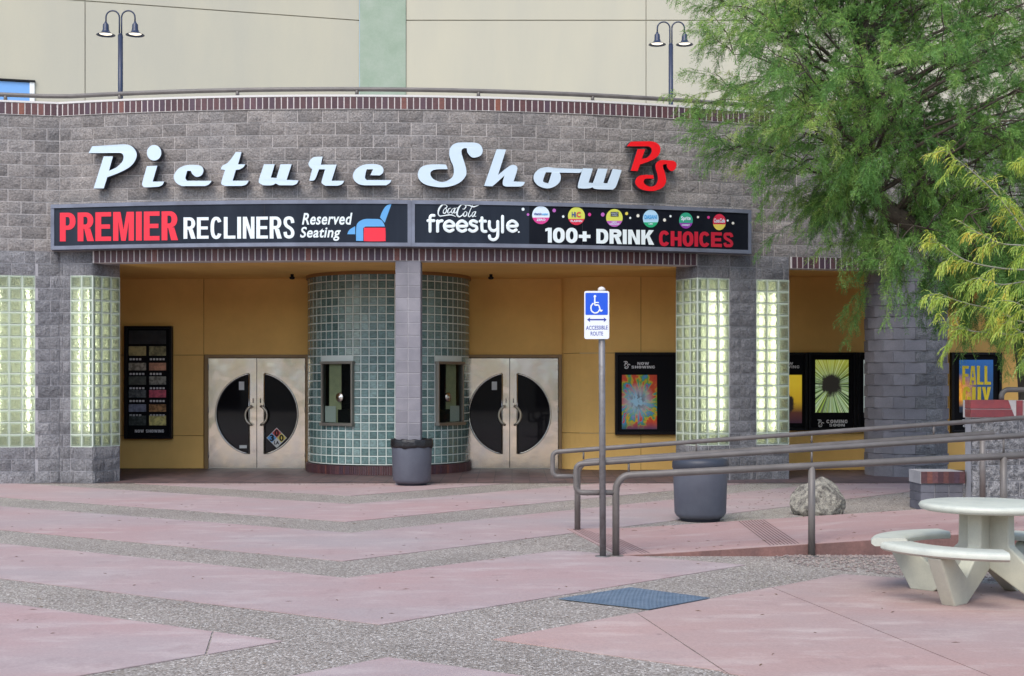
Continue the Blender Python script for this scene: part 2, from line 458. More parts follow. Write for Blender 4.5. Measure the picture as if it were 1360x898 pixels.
# booth blocks: sea-green glass with a dark room behind
m, nt, b = nt_new('sea_green_glass_block')
oi = nt.nodes.new('ShaderNodeObjectInfo')
c = ramp(nt, oi.outputs['Random'], [(0.0, (0.085, 0.165, 0.16)), (0.6, (0.135, 0.235, 0.23)), (1.0, (0.22, 0.335, 0.325))])
c = mixc(nt, 1.0, c, ramp(nt, noise(nt, pos_scaled(nt, (1, 1, 2.2)), 17, 3), [(0.32, 0.72), (0.68, 1.35)]), 'MULTIPLY')
c = mixc(nt, math_n(nt, 'MULTIPLY', block_rim(nt, 0.0685, 0.07), 0.5), c, (0.05, 0.105, 0.098))
nt.links.new(c, b.inputs['Base Color']); b.inputs['Roughness'].default_value = 0.06; b.inputs['Coat Weight'].default_value = 0.5
bn = nt.nodes.new('ShaderNodeBump'); bn.inputs['Strength'].default_value = 0.6; bn.inputs['Distance'].default_value = 0.012
nt.links.new(noise(nt, pos_scaled(nt), 30, 2), bn.inputs['Height']); nt.links.new(bn.outputs[0], b.inputs['Normal'])
MT['booth_glass'] = m
MT['tube'] = emis('fluorescent_tube', (1.0, 0.97, 0.84), 3.0)
MT['lamp_lens'] = emis('lamp_lens', (1.0, 0.90, 0.70), 0.7)

# leaves
def leaf_mat(name, stops, trans=0.35):
    m, nt, b = nt_new(name)
    at = nt.nodes.new('ShaderNodeAttribute'); at.attribute_name = 'tint'
    c = ramp(nt, at.outputs['Fac'], stops)
    nt.links.new(c, b.inputs['Base Color']); b.inputs['Roughness'].default_value = 0.55
    t = nt.nodes.new('ShaderNodeBsdfTranslucent'); nt.links.new(c, t.inputs[0])
    mx = nt.nodes.new('ShaderNodeMixShader'); mx.inputs[0].default_value = trans
    nt.links.new(b.outputs[0], mx.inputs[1]); nt.links.new(t.outputs[0], mx.inputs[2])
    nt.links.new(mx.outputs[0], nt.nodes['Material Output'].inputs[0])
    return m
MT['leaf'] = leaf_mat('mesquite_leaf', [(0.0, (0.065, 0.17, 0.045)), (0.5, (0.16, 0.33, 0.07)), (0.85, (0.29, 0.46, 0.10)), (1.0, (0.44, 0.55, 0.15))])
MT['leaf_y'] = leaf_mat('yellow_green_leaf', [(0.0, (0.26, 0.42, 0.09)), (0.5, (0.46, 0.60, 0.11)), (0.9, (0.66, 0.68, 0.12)), (1.0, (0.72, 0.55, 0.10))], 0.45)
# ------------------------------------------------------------------ ground, paving, ramp
gb = MB()
gb.add([(-300, -200, 0), (300, -200, 0), (300, 400, 0), (-300, 400, 0)], [(0, 1, 2, 3)])
ground = tag(gb.build('ground', MT['agg']), 'exposed aggregate ground around the pink paving panels', None, None, 'structure')

def line_at_x(p, slope, x):
    return (x, p[1] + slope * (x - p[0]))
ML, MR = -0.64, 1.06
def panel(poly, z=0.006, m='pink', name='concrete_panel'):
    a = sum(poly[i][0] * poly[(i + 1) % len(poly)][1] - poly[(i + 1) % len(poly)][0] * poly[i][1] for i in range(len(poly)))
    if a < 0: poly = poly[::-1]
    return MB().prism(poly, 0.001, z).build(name, MT[m], ground)
def g2(x, y):
    p = G(x, y); return (p.x, p.y)
XL, XR = -17.0, 10.5
def chevron(back, front):
    b, f = g2(*back), g2(*front)
    panel([line_at_x(b, ML, XL), line_at_x(f, ML, XL), f, line_at_x(f, MR, XR), line_at_x(b, MR, XR), b])
def arm_to_y(p, slope, Y):
    return (p[0] + (Y - p[1]) / slope, Y)
Yp = 22.25
a0 = g2(465, 659)
panel([arm_to_y(a0, ML, Yp), a0, arm_to_y(a0, MR, Yp)])
# the arms are cut where they reach the brown pavers under the canopy
def chevron_cut(back, front):
    b, f = g2(*back), g2(*front)
    pts = [arm_to_y(b, ML, Yp) if line_at_x(b, ML, XL)[1] > Yp else line_at_x(b, ML, XL)]
    e = arm_to_y(f, ML, Yp) if line_at_x(f, ML, XL)[1] > Yp else line_at_x(f, ML, XL)
    pts += [e, f]
    pts += [arm_to_y(f, MR, Yp), arm_to_y(b, MR, Yp), b]
    panel(pts)
chevron_cut((467, 670), (460, 693.5))
chevron_cut((465, 708.5), (455, 746))
b, f = g2(460, 768.5), g2(505, 830.5)
panel([line_at_x(b, ML, XL), line_at_x(f, ML, XL), f, g2(990, 751), g2(745, 731.5), b])
# near-left panel with a crack joint
ap = g2(375, 852.5)
lo_dir = Vector((-0.69, -0.73))
def along(p, d, t): return (p[0] + d[0] * t, p[1] + d[1] * t)
uL = Vector((-1, 0.64)).normalized()
j1, j2 = g2(284, 840), g2(275, 870)
panel([ap, along(ap, lo_dir, 0.02), j2, j1])
k1, k2 = (j1[0] - 0.014, j1[1] + 0.009), (j2[0] - 0.014, j2[1])
panel([k1, k2, along(ap, lo_dir, 4.5), along(along(ap, lo_dir, 4.5), uL, 9), along(ap, uL, 9)])
ap = g2(515, 874)
uR = Vector((1, -0.64)).normalized()
panel([ap, along(ap, lo_dir, 3.0), along(along(ap, lo_dir, 3.0), uR, 4), along(ap, uR, 4)])
# near-right panels, three strips between tooled joints
lc, tc = g2(655, 850), g2(1120, 763.5)
e1, e2 = g2(845, 815), g2(970, 898)
f1, f2 = g2(1025, 781), g2(1305, 895)
d1 = (Vector(e2) - Vector(e1)).normalized(); d2 = (Vector(f2) - Vector(f1)).normalized()
lowr = Vector((1, -0.72)).normalized()
e3, f3 = along(e1, d1, 2.05), along(f1, d2, 4.6)
g_ = 0.006
panel([lc, along(lc, lowr, 1.62), (e3[0] - g_, e3[1]), (e1[0] - g_, e1[1])], m='pink_warm')
panel([(e1[0] + g_, e1[1]), (e3[0] + g_, e3[1]), (f3[0] - g_, f3[1]), (f1[0] - g_, f1[1])], m='pink_warm')
panel([(f1[0] + g_, f1[1]), (f3[0] + g_, f3[1]), (9, f3[1]), (9, g2(1360, 779)[1] - 0.9), g2(1360, 779), tc], m='pink_warm')

pv = MB(); pv.add([(-11, 22.3, 0.008), (11, 22.3, 0.008), (11, 27.5, 0.008), (-11, 27.5, 0.008)], [(0, 1, 2, 3)])
tag(pv.build('canopy_paving', MT['paver']), 'dark brown square pavers under the canopy', None, None, 'structure')

# ramp: rises to the right between the two handrails
RY0, RY1, RX0, RX1 = 12.93, 15.25, 0.62, 5.6
def ramp_z(x): return max(0.012, min(0.064 * (x - 0.98), 0.064 * (RX1 - 0.98)))
rb = MB()
xs = [RX0, 1.35, 2.2, 3.0, 4.0, RX1, 9.5]
x_near = [1.02, 1.35, 2.2, 3.0, 4.0, RX1, 9.5]
vs, fs = [], []
for xa, xb in zip(xs, x_near):
    vs += [(xb, RY0, -0.05), (xb, RY0, ramp_z(xb)), (xa, RY1, ramp_z(xa)), (xa, RY1, -0.05)]
for i in range(len(xs) - 1):
    a, c = 4 * i, 4 * i + 4
    fs += [(a, c, c + 1, a + 1), (a + 1, c + 1, c + 2, a + 2), (a + 2, c + 2, c + 3, a + 3)]
fs += [(0, 1, 2, 3), (4 * len(xs) - 4, 4 * len(xs) - 1, 4 * len(xs) - 2, 4 * len(xs) - 3)]
rb.add(vs, fs)
ramp_o = tag(rb.build('ramp', MT['pink_ramp'], None), 'red concrete wheelchair ramp rising between the handrails', None, None, 'structure')
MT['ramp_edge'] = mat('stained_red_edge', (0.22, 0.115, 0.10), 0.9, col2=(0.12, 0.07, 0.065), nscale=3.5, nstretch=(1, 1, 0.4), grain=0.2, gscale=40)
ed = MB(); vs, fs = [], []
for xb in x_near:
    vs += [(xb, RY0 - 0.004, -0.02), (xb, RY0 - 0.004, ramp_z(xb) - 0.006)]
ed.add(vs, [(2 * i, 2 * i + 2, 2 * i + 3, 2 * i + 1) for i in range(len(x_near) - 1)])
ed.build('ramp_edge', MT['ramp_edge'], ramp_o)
MT['groove'] = mat('dark_groove', (0.10, 0.06, 0.06), 0.9)
for gx in (0.98, 2.42):
    for k in range(9):
        x0 = gx + 0.034 * k
        dx = -0.3 if gx < 1.5 else 0.12
        w = 0.009
        def q(x, y): return (x, y, ramp_z(x) + 0.003)
        ya, yb = RY0 + 0.04, RY1 - 0.05
        if gx < 1.5: xa, xb = x0 + 0.06, x0 + dx
        else: xa, xb = x0 + 0.05, x0 + dx
        g1 = MB(); g1.add([q(xa, ya), q(xa + w, ya), q(xb + w, yb), q(xb, yb)], [(0, 1, 2, 3)])
        g1.build('groove', MT['groove'], ramp_o)

# ------------------------------------------------------------------ the curved facade line
CXW, CYW, RW = -2.8, 40.8, 19.0
KX, EX = -7.47, 4.3
PH0, PH1 = math.asin((KX - CXW) / RW), math.asin((EX - CXW) / RW)
UA = RW * (PH1 - PH0)
SL = math.atan(0.2)
KP = Vector((KX, CYW - RW * math.cos(PH0)))
EP = Vector((EX, CYW - RW * math.cos(PH1)))
def wall(u):
    """place on the facade line and its tangent angle; u metres to the right of the kink"""
    if u < 0: return KP + Vector((math.cos(SL), math.sin(SL))) * u, SL
    if u > UA: return EP + Vector((math.cos(SL), math.sin(SL))) * (u - UA), SL
    ph = PH0 + u / RW
    return Vector((CXW + RW * math.sin(ph), CYW - RW * math.cos(ph))), ph
def u_of_x(X):
    if X < KX: return (X - KX) / math.cos(SL)
    if X > EX: return UA + (X - EX) / math.cos(SL)
    return RW * (math.asin((X - CXW) / RW) - PH0)
def frame(u, off=0.0, z=0.0):
    """matrix: x along the wall, y into the wall, z up; off metres in front of it"""
    p, a = wall(u)
    nrm = Vector((math.sin(a), -math.cos(a)))
    q = p + nrm * off
    return Matrix.Translation((q.x, q.y, z)) @ Matrix.Rotation(a, 4, 'Z')
def on_wall(x, y, off):
    """photo pixel -> place on the arc, off metres in front of the wall"""
    rho = RW + off
    dx = (x - CX) / F
    A, B, C = dx * dx + 1, 2 * (-dx * CXW - CYW), CXW * CXW + CYW * CYW - rho * rho
    t = (-B - math.sqrt(B * B - 4 * A * C)) / (2 * A)
    return Vector((t * dx, t, EYE - (y - HY) * t / F))

# ------------------------------------------------------------------ shared masonry pieces
def split_block(seed, w=0.3925, h=0.1885, d=0.06, amp=0.016, nx=6, nz=3):
    """split-face block: rough proud face; x centred, y=0 at the face plane, z from 0"""
    r = random.Random(seed)
    vs, fs, idx = [], [], {}
    for i in range(nx + 1):
        for k in range(nz + 1):
            edge = i in (0, nx) or k in (0, nz)
            x = -w / 2 + w * i / nx + (0 if i in (0, nx) else r.uniform(-0.012, 0.012))
            z = h * k / nz + (0 if k in (0, nz) else r.uniform(-0.010, 0.010))
            y = (0.002 if edge else -amp * r.uniform(0.1, 1.0))
            idx[i, k] = len(vs); vs.append((x, y, z))
    for i in range(nx):
        for k in range(nz):
            a, b2, c2, d2 = idx[i, k], idx[i + 1, k], idx[i + 1, k + 1], idx[i, k + 1]
            fs += [(a, b2, c2), (a, c2, d2)] if r.random() < .5 else [(a, b2, d2), (b2, c2, d2)]
    n = len(vs)
    vs += [(-w / 2, d, 0), (w / 2, d, 0), (w / 2, d, h), (-w / 2, d, h)]
    fs += [(idx[0, 0], n, n + 1, idx[nx, 0]), (idx[nx, nz], n + 2, n + 3, idx[0, nz]),
           (idx[0, nz], n + 3, n, idx[0, 0]), (idx[nx, 0], n + 1, n + 2, idx[nx, nz])]
    # close the fan edges along the face border
    fs[-4] = tuple([n, n + 1] + [idx[i, 0] for i in range(nx, -1, -1)])
    fs[-3] = tuple([n + 2, n + 3] + [idx[i, nz] for i in range(nx + 1)])
    fs[-2] = tuple([n + 3, n] + [idx[0, k] for k in range(nz + 1)])
    fs[-1] = tuple([n + 1, n + 2] + [idx[nx, k] for k in range(nz, -1, -1)])
    return vs, fs
def bevel_block(w, h, d=0.06, c=0.006):
    """plain piece with chamfered face edges"""
    x, z = w / 2, h
    vs = [(-x, c, 0), (x, c, 0), (x, c, z), (-x, c, z), (-x + c, 0, c), (x - c, 0, c), (x - c, 0, z - c), (-x + c, 0, z - c),
          (-x, d, 0), (x, d, 0), (x, d, z), (-x, d, z)]
    fs = [(4, 5, 6, 7), (0, 1, 5, 4), (1, 2, 6, 5), (2, 3, 7, 6), (3, 0, 4, 7),
          (8, 9, 1, 0), (9, 10, 2, 1), (10, 11, 3, 2), (11, 8, 0, 3), (9, 8, 11, 10)]
    return vs, fs
SHAPES = {}
for i in range(10): SHAPES['split%d' % i] = split_block(100 + i)
SHAPES['half'] = bevel_block(0.195, 0.193, 0.06, 0.005)
SHAPES['brick'] = bevel_block(0.084, 0.192, 0.05, 0.004)
SHAPES['glass'] = bevel_block(0.190, 0.190, 0.075, 0.016)
SHAPES['booth'] = bevel_block(0.137, 0.140, 0.05, 0.012)
MESHES = {}
def shape_mesh(key, matkey):
    if (key, matkey) not in MESHES:
        vs, fs = SHAPES[key]
        me = bpy.data.meshes.new(key + '_' + matkey)
        me.from_pydata(vs, [], fs); me.materials.append(MT[matkey]); me.update()
        MESHES[key, matkey] = me
    return MESHES[key, matkey]
def lay(name, items, parent, matkey, limit=300):
    """items: (priority, key, matrix); the first `limit` become objects, the rest one joined part"""
    items = sorted(items, key=lambda t: t[0])
    o0 = ORG[parent.name]
    back = Matrix.Translation(-o0)
    for pr, key, mtx in items[:limit]:
        o = bpy.data.objects.new(name, shape_mesh(key, matkey))
        link(o, parent)
        o.matrix_local = back @ mtx
    rest = items[limit:]
    if rest:
        mb = MB()
        for pr, key, mtx in rest:
            vs, fs = SHAPES[key]
            mb.add([mtx @ Vector(p) for p in vs], fs)
        tag(mb.build(name + '_remainder', MT[matkey], parent), kind='stuff')
SX = lambda sx, sz=1.0: Matrix.Diagonal((sx, 1.0, sz, 1.0))
COURSE, MOD = 0.2011, 0.4064
def runs(u0, u1, row, mod=MOD, joint=0.012):
    """block extents along a run, staggered by half from row to row"""
    out = []
    u = math.floor(u0 / mod) * mod + (0.5 * mod if row % 2 else 0.0)
    if u > u0: u -= mod
    while u < u1 - 1e-6:
        a, c = max(u, u0), min(u + mod, u1)
        if c - a > 0.05: out.append((a + joint / 2, c - joint / 2))
        u += mod
    return out
def strip(mb, us, off0, off1, z0, z1, mat=0):
    """solid following the facade line between two offsets and heights"""
    vs, fs = [], []
    for u in us:
        for off, z in ((off0, z0), (off0, z1), (off1, z1), (off1, z0)):
            vs.append(frame(u, off, z).translation)
    n = len(us)
    for i in range(n - 1):
        for k in range(4):
            fs.append((4 * i + k, 4 * i + (k + 1) % 4, 4 * i + 4 + (k + 1) % 4, 4 * i + 4 + k))
    fs += [(3, 2, 1, 0), (4 * n - 4, 4 * n - 3, 4 * n - 2, 4 * n - 1)]
    mb.add(vs, [f[::-1] for f in fs], mat)
    return mb

# ------------------------------------------------------------------ upper facade wall
U0, U1 = -5.2, 18.0
Z0 = 3.821
ZT = Z0 + 11 * 0.2032
fw = thing('cinema_wall', (*wall(5.0)[0], 0.0), 'long curved grey split-block wall with dark brick capping behind the white lettering', 'wall')
us = [U0 + 0.4 * i for i in range(int(-U0 / 0.4))] + [0.0] + sorted([0.4 * i for i in range(1, int(U1 / 0.4) + 1)] + [UA])
uC0, uC1 = u_of_x(-6.88), u_of_x(3.11)
core = MB()
strip(core, us, -0.009, -0.30, Z0 - 0.001, ZT - 0.002)
usl = [uC0 + (uC1 - uC0) * i / 24 for i in range(25)]
strip(core, usl, 0.005, -0.30, 3.622, Z0 - 0.003)
uR0 = u_of_x(4.78)
usr = [uR0 + (U1 - uR0) * i / 20 for i in range(21)]
strip(core, usr, 0.005, -0.30, 3.622, Z0 - 0.003)
core.build('mortar_core', MT['mortar'], fw)
items = []
for row in range(11):
    for a, c in runs(U0, 0.0, row) + runs(0.0, UA, row) + runs(UA, U1, row):
        uc = (a + c) / 2
        p = wall(uc)[0]
        z = Z0 + row * 0.2032 + 0.006
        vis = 0 if (-8.9 < p.x < 4.2 and z > 4.45) else (1 if (4.2 <= p.x < 7.6 and z > 4.2) or (p.x > 3.8 and p.x < 5.2) or (p.x < -7.4 and p.x > -8.9) else 2)
        items.append((vis * 1e3 + abs(p.x + 2), 'split%d' % random.randrange(10), frame(uc, random.uniform(-0.002, 0.004), z) @ SX((c - a) / 0.394)))
lay('block', items, fw, 'split')
# brick capping, flashing and the soldier course over the openings
items = []
n = int((U1 - U0) / 0.1012)
for i in range(n):
    uc = U0 + (i + 0.5) * 0.1012
    p = wall(uc)[0]
    items.append((0 if -9 < p.x < 8 else 1, 'brick', frame(uc, 0.022 + random.uniform(-0.002, 0.002), ZT + 0.008) @ SX(1.0, 0.97)))
lay('capping_brick', items, fw, 'brick')
cp = MB(); strip(cp, us, 0.017, -0.30, ZT - 0.001, ZT + 0.198); cp.build('capping_mortar', MT['mortar'], fw)
fl = MB(); strip(fl, us, 0.028, -0.34, ZT + 0.200, ZT + 0.232); fl.build('flashing', MT['cap_metal'], fw)
items = []
for ua, ub in ((uC0 + 0.02, uC1 - 0.02), (uR0 + 0.02, U1 - 0.1)):
    n = int((ub - ua) / 0.1012); st = (ub - ua) / n
    for i in range(n):
        items.append((i, 'brick', frame(ua + (i + 0.5) * st, 0.012 + random.uniform(-0.002, 0.002), 3.626) @ SX(0.98)))
lay('lintel_brick', items, fw, 'brick')

# pipe rail on the capping
pr = thing('parapet_rail', (*wall(5.0)[0], ZT + 0.23), 'low grey pipe rail running along the top of the curved wall', 'railing')
pts = [frame(u, -0.06, ZT + 0.335).translation for u in [U0 + 0.15 + 0.4 * i for i in range(int((U1 - U0) / 0.4))]]
MB().tube(pts, 0.036, 10).build('pipe', MT['pipe'], pr)
for px in (-160, 5, 158, 315, 474, 636, 788, 925, 1060, 1200):
    if px < 75: X = (px - CX) / 81.2
    else: X = on_wall(px, 130, -0.06).x if px < 1000 else (px - CX) / 77.0
    f_ = frame(u_of_x(X), -0.06, 0)
    q = f_.translation
    MB().tube([(q.x, q.y, ZT + 0.225), (q.x, q.y, ZT + 0.33)], 0.03, 10).lathe([(0.055, ZT + 0.232), (0.055, ZT + 0.242)], (q.x, q.y, 0), 12).build('post', MT['pipe'], pr)

# upper terrace slab (roof of the canopy)
tb = MB()
poly = [tuple(frame(u, -0.31).translation[:2]) for u in us] + [(12.0, 36.0), (-13.0, 36.0)]
tb.prism(poly, 5.55, 5.95)
tag(tb.build('terrace', MT['roof']), 'upper terrace deck behind the curved parapet', None, None, 'structure')

# ------------------------------------------------------------------ lit piers of split block and glass block
def seg_frame(p, d, t, off, z):
    a = math.atan2(d.y, d.x)
    q = p + d * t + Vector((d.y, -d.x)) * off
    return Matrix.Translation((q.x, q.y, z)) @ Matrix.Rotation(a, 4, 'Z')
GR0, GRN = 3, 14
def pier(label, segs, plan_back, tubes, loc):
    """segs: (kind, p0, p1) left to right along the face; glass rows 3..16 of 19, block above and below"""
    t = thing('glass_block_pier', loc, label, 'pier', 'lit glass block piers beside the entrance')
    blocks, glass = [], []
    grid, slab, tops = MB(), MB(), MB()
    zc0, zc1 = GR0 * COURSE, (GR0 + GRN) * COURSE
    upos = 0.0
    for kind, p0, p1 in segs:
        p0, p1 = Vector(p0), Vector(p1)
        d = (p1 - p0); L = d.length; d.normalize()
        rows = range(19) if kind == 'block' else [0, 1, 2, 17, 18]
        for row in rows:
            for a, c in runs(upos, upos + L, row):
                blocks.append((0, 'split%d' % random.randrange(10), seg_frame(p0, d, (a + c) / 2 - upos, random.uniform(-0.003, 0.004), row * COURSE + 0.006) @ SX((c - a) / 0.394)))
        fr = seg_frame(p0, d, 0, 0, 0)
        if kind == 'block':
            slab.mbox(fr, 0.0, L, 0.010, 0.2, 0.0, 19 * COURSE - 0.002)
        else:
            slab.mbox(fr, 0.0, L, 0.010, 0.2, 0.0, zc0)
            slab.mbox(fr, 0.0, L, 0.010, 0.2, zc1, 19 * COURSE - 0.002)
            ncol = max(1, round(L / 0.2)); cw = L / ncol
            for i in range(ncol):
                for r in range(GRN):
                    glass.append((r, 'glass', seg_frame(p0, d, (i + 0.5) * cw, 0.0, zc0 + r * COURSE + 0.0055) @ SX(cw / 0.2)))
            for i in range(ncol + 1):
                grid.mbox(fr, max(0, i * cw - 0.006), min(L, i * cw + 0.006), 0.006, 0.066, zc0, zc1)
            for r in range(GRN + 1):
                grid.mbox(fr, 0.0, L, 0.0075, 0.064, zc0 + r * COURSE - 0.006, zc0 + r * COURSE + 0.006)
        upos += L
    lay('block', blocks, t, 'split_cool')
    lay('glass_block', glass, t, 'gblock')
    slab.build('mortar_core', MT['mortar_grey'], t)
    grid.build('grout_grid', MT['grout'], t)
    front = [segs[0][1]] + [s[2] for s in segs]
    ins = MB()
    pl = [tuple(p) for p in plan_back]
    for i in range(len(pl) - 1):
        a, c = Vector(pl[i]), Vector(pl[i + 1])
        d = (c - a); L = d.length; d.normalize()
        ins.mbox(seg_frame(a, d, 0, 0, 0), 0, L, 0.0, 0.08, zc0 - 0.1, zc1 + 0.1)
    cen = sum((Vector(p) for p in front), Vector((0, 0))) / len(front)
    inner = [tuple(Vector(p) + (cen - Vector(p)).normalized() * 0.05 + Vector((0, 0.04))) for p in front]
    ring = inner + pl[::-1] if (Vector(inner[-1]) - Vector(pl[-1])).length < (Vector(inner[-1]) - Vector(pl[0])).length else inner + pl
    ins.prism(ring, zc0 - 0.08, zc0 - 0.02)
    ins.prism(ring, zc1 + 0.02, zc1 + 0.08)
    ins.build('light_box_lining', MT['inner_white'], t)
    for (x, y, za, zb) in tubes:
        MB().tube([(x, y, za), (x, y, zb)], 0.02, 8).build('light_tube', MT['tube'], t)
    return t
def W2(X): return tuple(wall(u_of_x(X))[0])
pL = W2(-6.88)
cL = (pL[0] + 0.30, pL[1] + 0.52)
pier('glass block pier left of the cinema entrance, beside the tall now-showing case',
     [('block', W2(-11.2), W2(-8.65)), ('glass', W2(-8.65), W2(-7.85)), ('block', W2(-7.85), tuple(KP)), ('block', tuple(KP), W2(-7.28)),
      ('glass', W2(-7.28), pL), ('glass', pL, cL)],
     [(-11.2, 22.6), (-8.7, 22.75), (-7.3, 22.95), (cL[0] - 0.16, cL[1] + 0.16)],
     [(-7.15, 22.52, 0.85, 3.2), (-7.0, 22.52, 0.85, 3.2), (-8.02, 22.48, 0.85, 3.2), (-8.5, 22.42, 0.85, 3.2)], (-7.6, 22.5, 0))
pR = W2(3.11)
cR = (pR[0] - 0.30, pR[1] + 0.52)
x1, x2, x3 = 3.68, 4.17, 4.76
pier('glass block pier right of the entrance, behind the handrails and slate bin',
     [('glass', cR, pR), ('glass', pR, W2(x1)), ('block', W2(x1), W2(x2)), ('glass', W2(x2), W2(x3))],
     [(cR[0] + 0.16, cR[1] + 0.16), (3.7, 23.5), (4.55, 23.75), (x3 - 0.2, W2(x3)[1] + 0.14)],
     [(3.32, 23.08, 0.85, 3.2), (3.42, 23.1, 0.85, 3.2), (3.56, 23.15, 0.85, 3.2), (4.3, 23.42, 0.85, 3.2), (4.52, 23.46, 0.85, 3.2)], (3.9, 23.2, 0))

# square centre column of smooth half blocks
cc = thing('square_column', (-1.68, 22.05, 0), 'square grey block column in front of the ticket booth', 'column')
items = []
xc0, w2 = -1.676, 0.204
yf = wall(u_of_x(xc0))[0].y + 0.0
for row in range(18):
    z = row * COURSE + 0.004
    for k in (-0.5, 0.5):
        items.append((row, 'half', Matrix.Translation((xc0 + k * w2, yf, z))))
        items.append((row, 'half', Matrix.Translation((xc0 - w2, yf + w2 + k * w2, z)) @ Matrix.Rotation(-math.pi / 2, 4, 'Z')))
        items.append((row, 'half', Matrix.Translation((xc0 + w2, yf + w2 + k * w2, z)) @ Matrix.Rotation(math.pi / 2, 4, 'Z')))
        items.append((row, 'half', Matrix.Translation((xc0 + k * w2, yf + 2 * w2, z)) @ Matrix.Rotation(math.pi, 4, 'Z')))
lay('block', items, cc, 'smooth')
MB().box(xc0 - w2 + 0.006, xc0 + w2 - 0.006, yf + 0.006, yf + 2 * w2 - 0.006, 0, 18 * COURSE).build('mortar_core', MT['mortar_grey'], cc)

# round column on the right
RC = Vector((7.08, 24.35)); RR = 0.735
rc = thing('round_column', (RC.x, RC.y, 0), 'thick round column of rough and smooth grey blocks between poster cases', 'column')
it_s, it_r = [], []
NB = 12
for row in range(19):
    for k in range(NB):
        a = 2 * math.pi * (k + (0.5 if row % 2 else 0.0)) / NB + 0.2
        q = RC + Vector((math.sin(a), -math.cos(a))) * (RR * math.cos(math.pi / NB))
        m4 = Matrix.Translation((q.x, q.y, row * COURSE + 0.006)) @ Matrix.Rotation(a, 4, 'Z') @ SX(0.372 / 0.394)
        rough = math.sin(a - 0.45) * 0 + (0.1 < math.atan2(math.sin(a), math.cos(a)) < 0.75) if row % 2 == 0 else (0.0 < math.atan2(math.sin(a), math.cos(a)) < 0.9)
        if rough: it_r.append((0 if math.cos(a) > -0.1 else 1, 'split%d' % random.randrange(10), m4))
        else: it_s.append((0 if math.cos(a) > -0.1 else 1, 'half', m4 @ SX(0.394 / 0.195)))
lay('block', it_s, rc, 'smooth_dark', 200)
lay('rough_block', it_r, rc, 'split_cool', 100)
MB().lathe([(RR - 0.035, 0.0), (RR - 0.035, 19 * COURSE - 0.003)], (RC.x, RC.y, 0), 24).build('mortar_core', MT['mortar_grey'], rc)
# ------------------------------------------------------------------ canopy ceiling and the mustard back wall
sf = MB()
poly = [tuple(frame(u, -0.31).translation[:2]) for u in us] + [(11.5, 27.2), (-11.5, 27.2)]
sf.prism(poly, 3.66, 3.72)
tag(sf.build('canopy_ceiling', MT['stucco_y']), 'mustard plaster ceiling under the canopy', None, None, 'structure')
for px in (388, 652):
    q = P(px, 371, 25.0)
    ch = thing('ceiling_fitting', (q.x, 25.0, 3.66), 'small dark fitting on the canopy ceiling %s of the ticket booth' % ('left' if px < 500 else 'right'), 'ceiling fitting', 'ceiling fittings by the booth')
    MB().lathe([(0.0, 3.56), (0.045, 3.57), (0.055, 3.60), (0.03, 3.62), (0.03, 3.659)], (q.x, 25.0, 0), 14).build('head', MT['black'], ch)

BY = 26.05
bw = thing('back_wall', (0, 26.2, 0), 'mustard stucco wall behind the entrance doors', 'wall')
rows = [(0.012, 0.635), (0.645, 2.185), (2.195, 3.66)]
kb = MB(); kb.box(-11, 1.3, BY + 0.02, BY + 0.25, 0, 3.66)
for (xa, xb, rr) in ((-11, -8.42, rows), (-8.41, -5.93, rows), (-5.92, -3.3, rows[2:]), (-1.6, 1.0, rows[2:])):
    for za, zb in rr:
        MB().box(xa, xb, BY, BY + 0.05, za, zb).build('stucco_panel', MT['stucco_y'], bw, 0.004)
# the rounded return to the right of the second door, then the long right-hand bay
arc = [(0.955, BY + 0.02)] + [(0.955 + 0.85 * (1 - math.cos(t)), BY - 0.45 * math.sin(t)) for t in [math.pi / 2 * i / 10 for i in range(11)]]
arc = arc[1:]
def curve_panel(pts, z0, z1, th=0.05):
    mb = MB(); n = len(pts); vs, fs = [], []
    for i, p in enumerate(pts):
        a, c = Vector(pts[max(i - 1, 0)]), Vector(pts[min(i + 1, n - 1)])
        d = (c - a).normalized(); nn = Vector((-d.y, d.x))
        q = Vector(p) + nn * th
        vs += [(p[0], p[1], z0), (p[0], p[1], z1), (q.x, q.y, z1), (q.x, q.y, z0)]
    for i in range(n - 1):
        for k in range(4):
            fs.append((4 * i + k, 4 * i + 4 + k, 4 * i + 4 + (k + 1) % 4, 4 * i + (k + 1) % 4))
    fs += [(0, 1, 2, 3), (4 * n - 1, 4 * n - 2, 4 * n - 3, 4 * n - 4)]
    mb.add(vs, fs); return mb
RYW = BY - 0.45
pa = arc + [(2.43, RYW)]
for z0, z1 in ((0.012, 0.70), (0.71, 2.215), (2.225, 3.66)):
    curve_panel(pa, z0, z1).build('stucco_panel', MT['stucco_y'], bw)
    for xa, xb in ((2.44, 5.2), (5.21, 8.2), (8.21, 11)):
        MB().box(xa, xb, RYW, RYW + 0.05, z0, z1).build('stucco_panel', MT['stucco_y'], bw, 0.004)
kb.box(1.75, 11, RYW + 0.02, RYW + 0.25, 0, 3.66)
kb.build('joint_backing', MT['stucco_j'], bw)
kb2 = MB(); kb2.box(-11.2, -11.0, 22.8, 27, 0, 3.66).box(11.0, 11.2, 24.2, 27, 0, 3.66)
kb2.build('end_wall', MT['stucco_y'], bw)

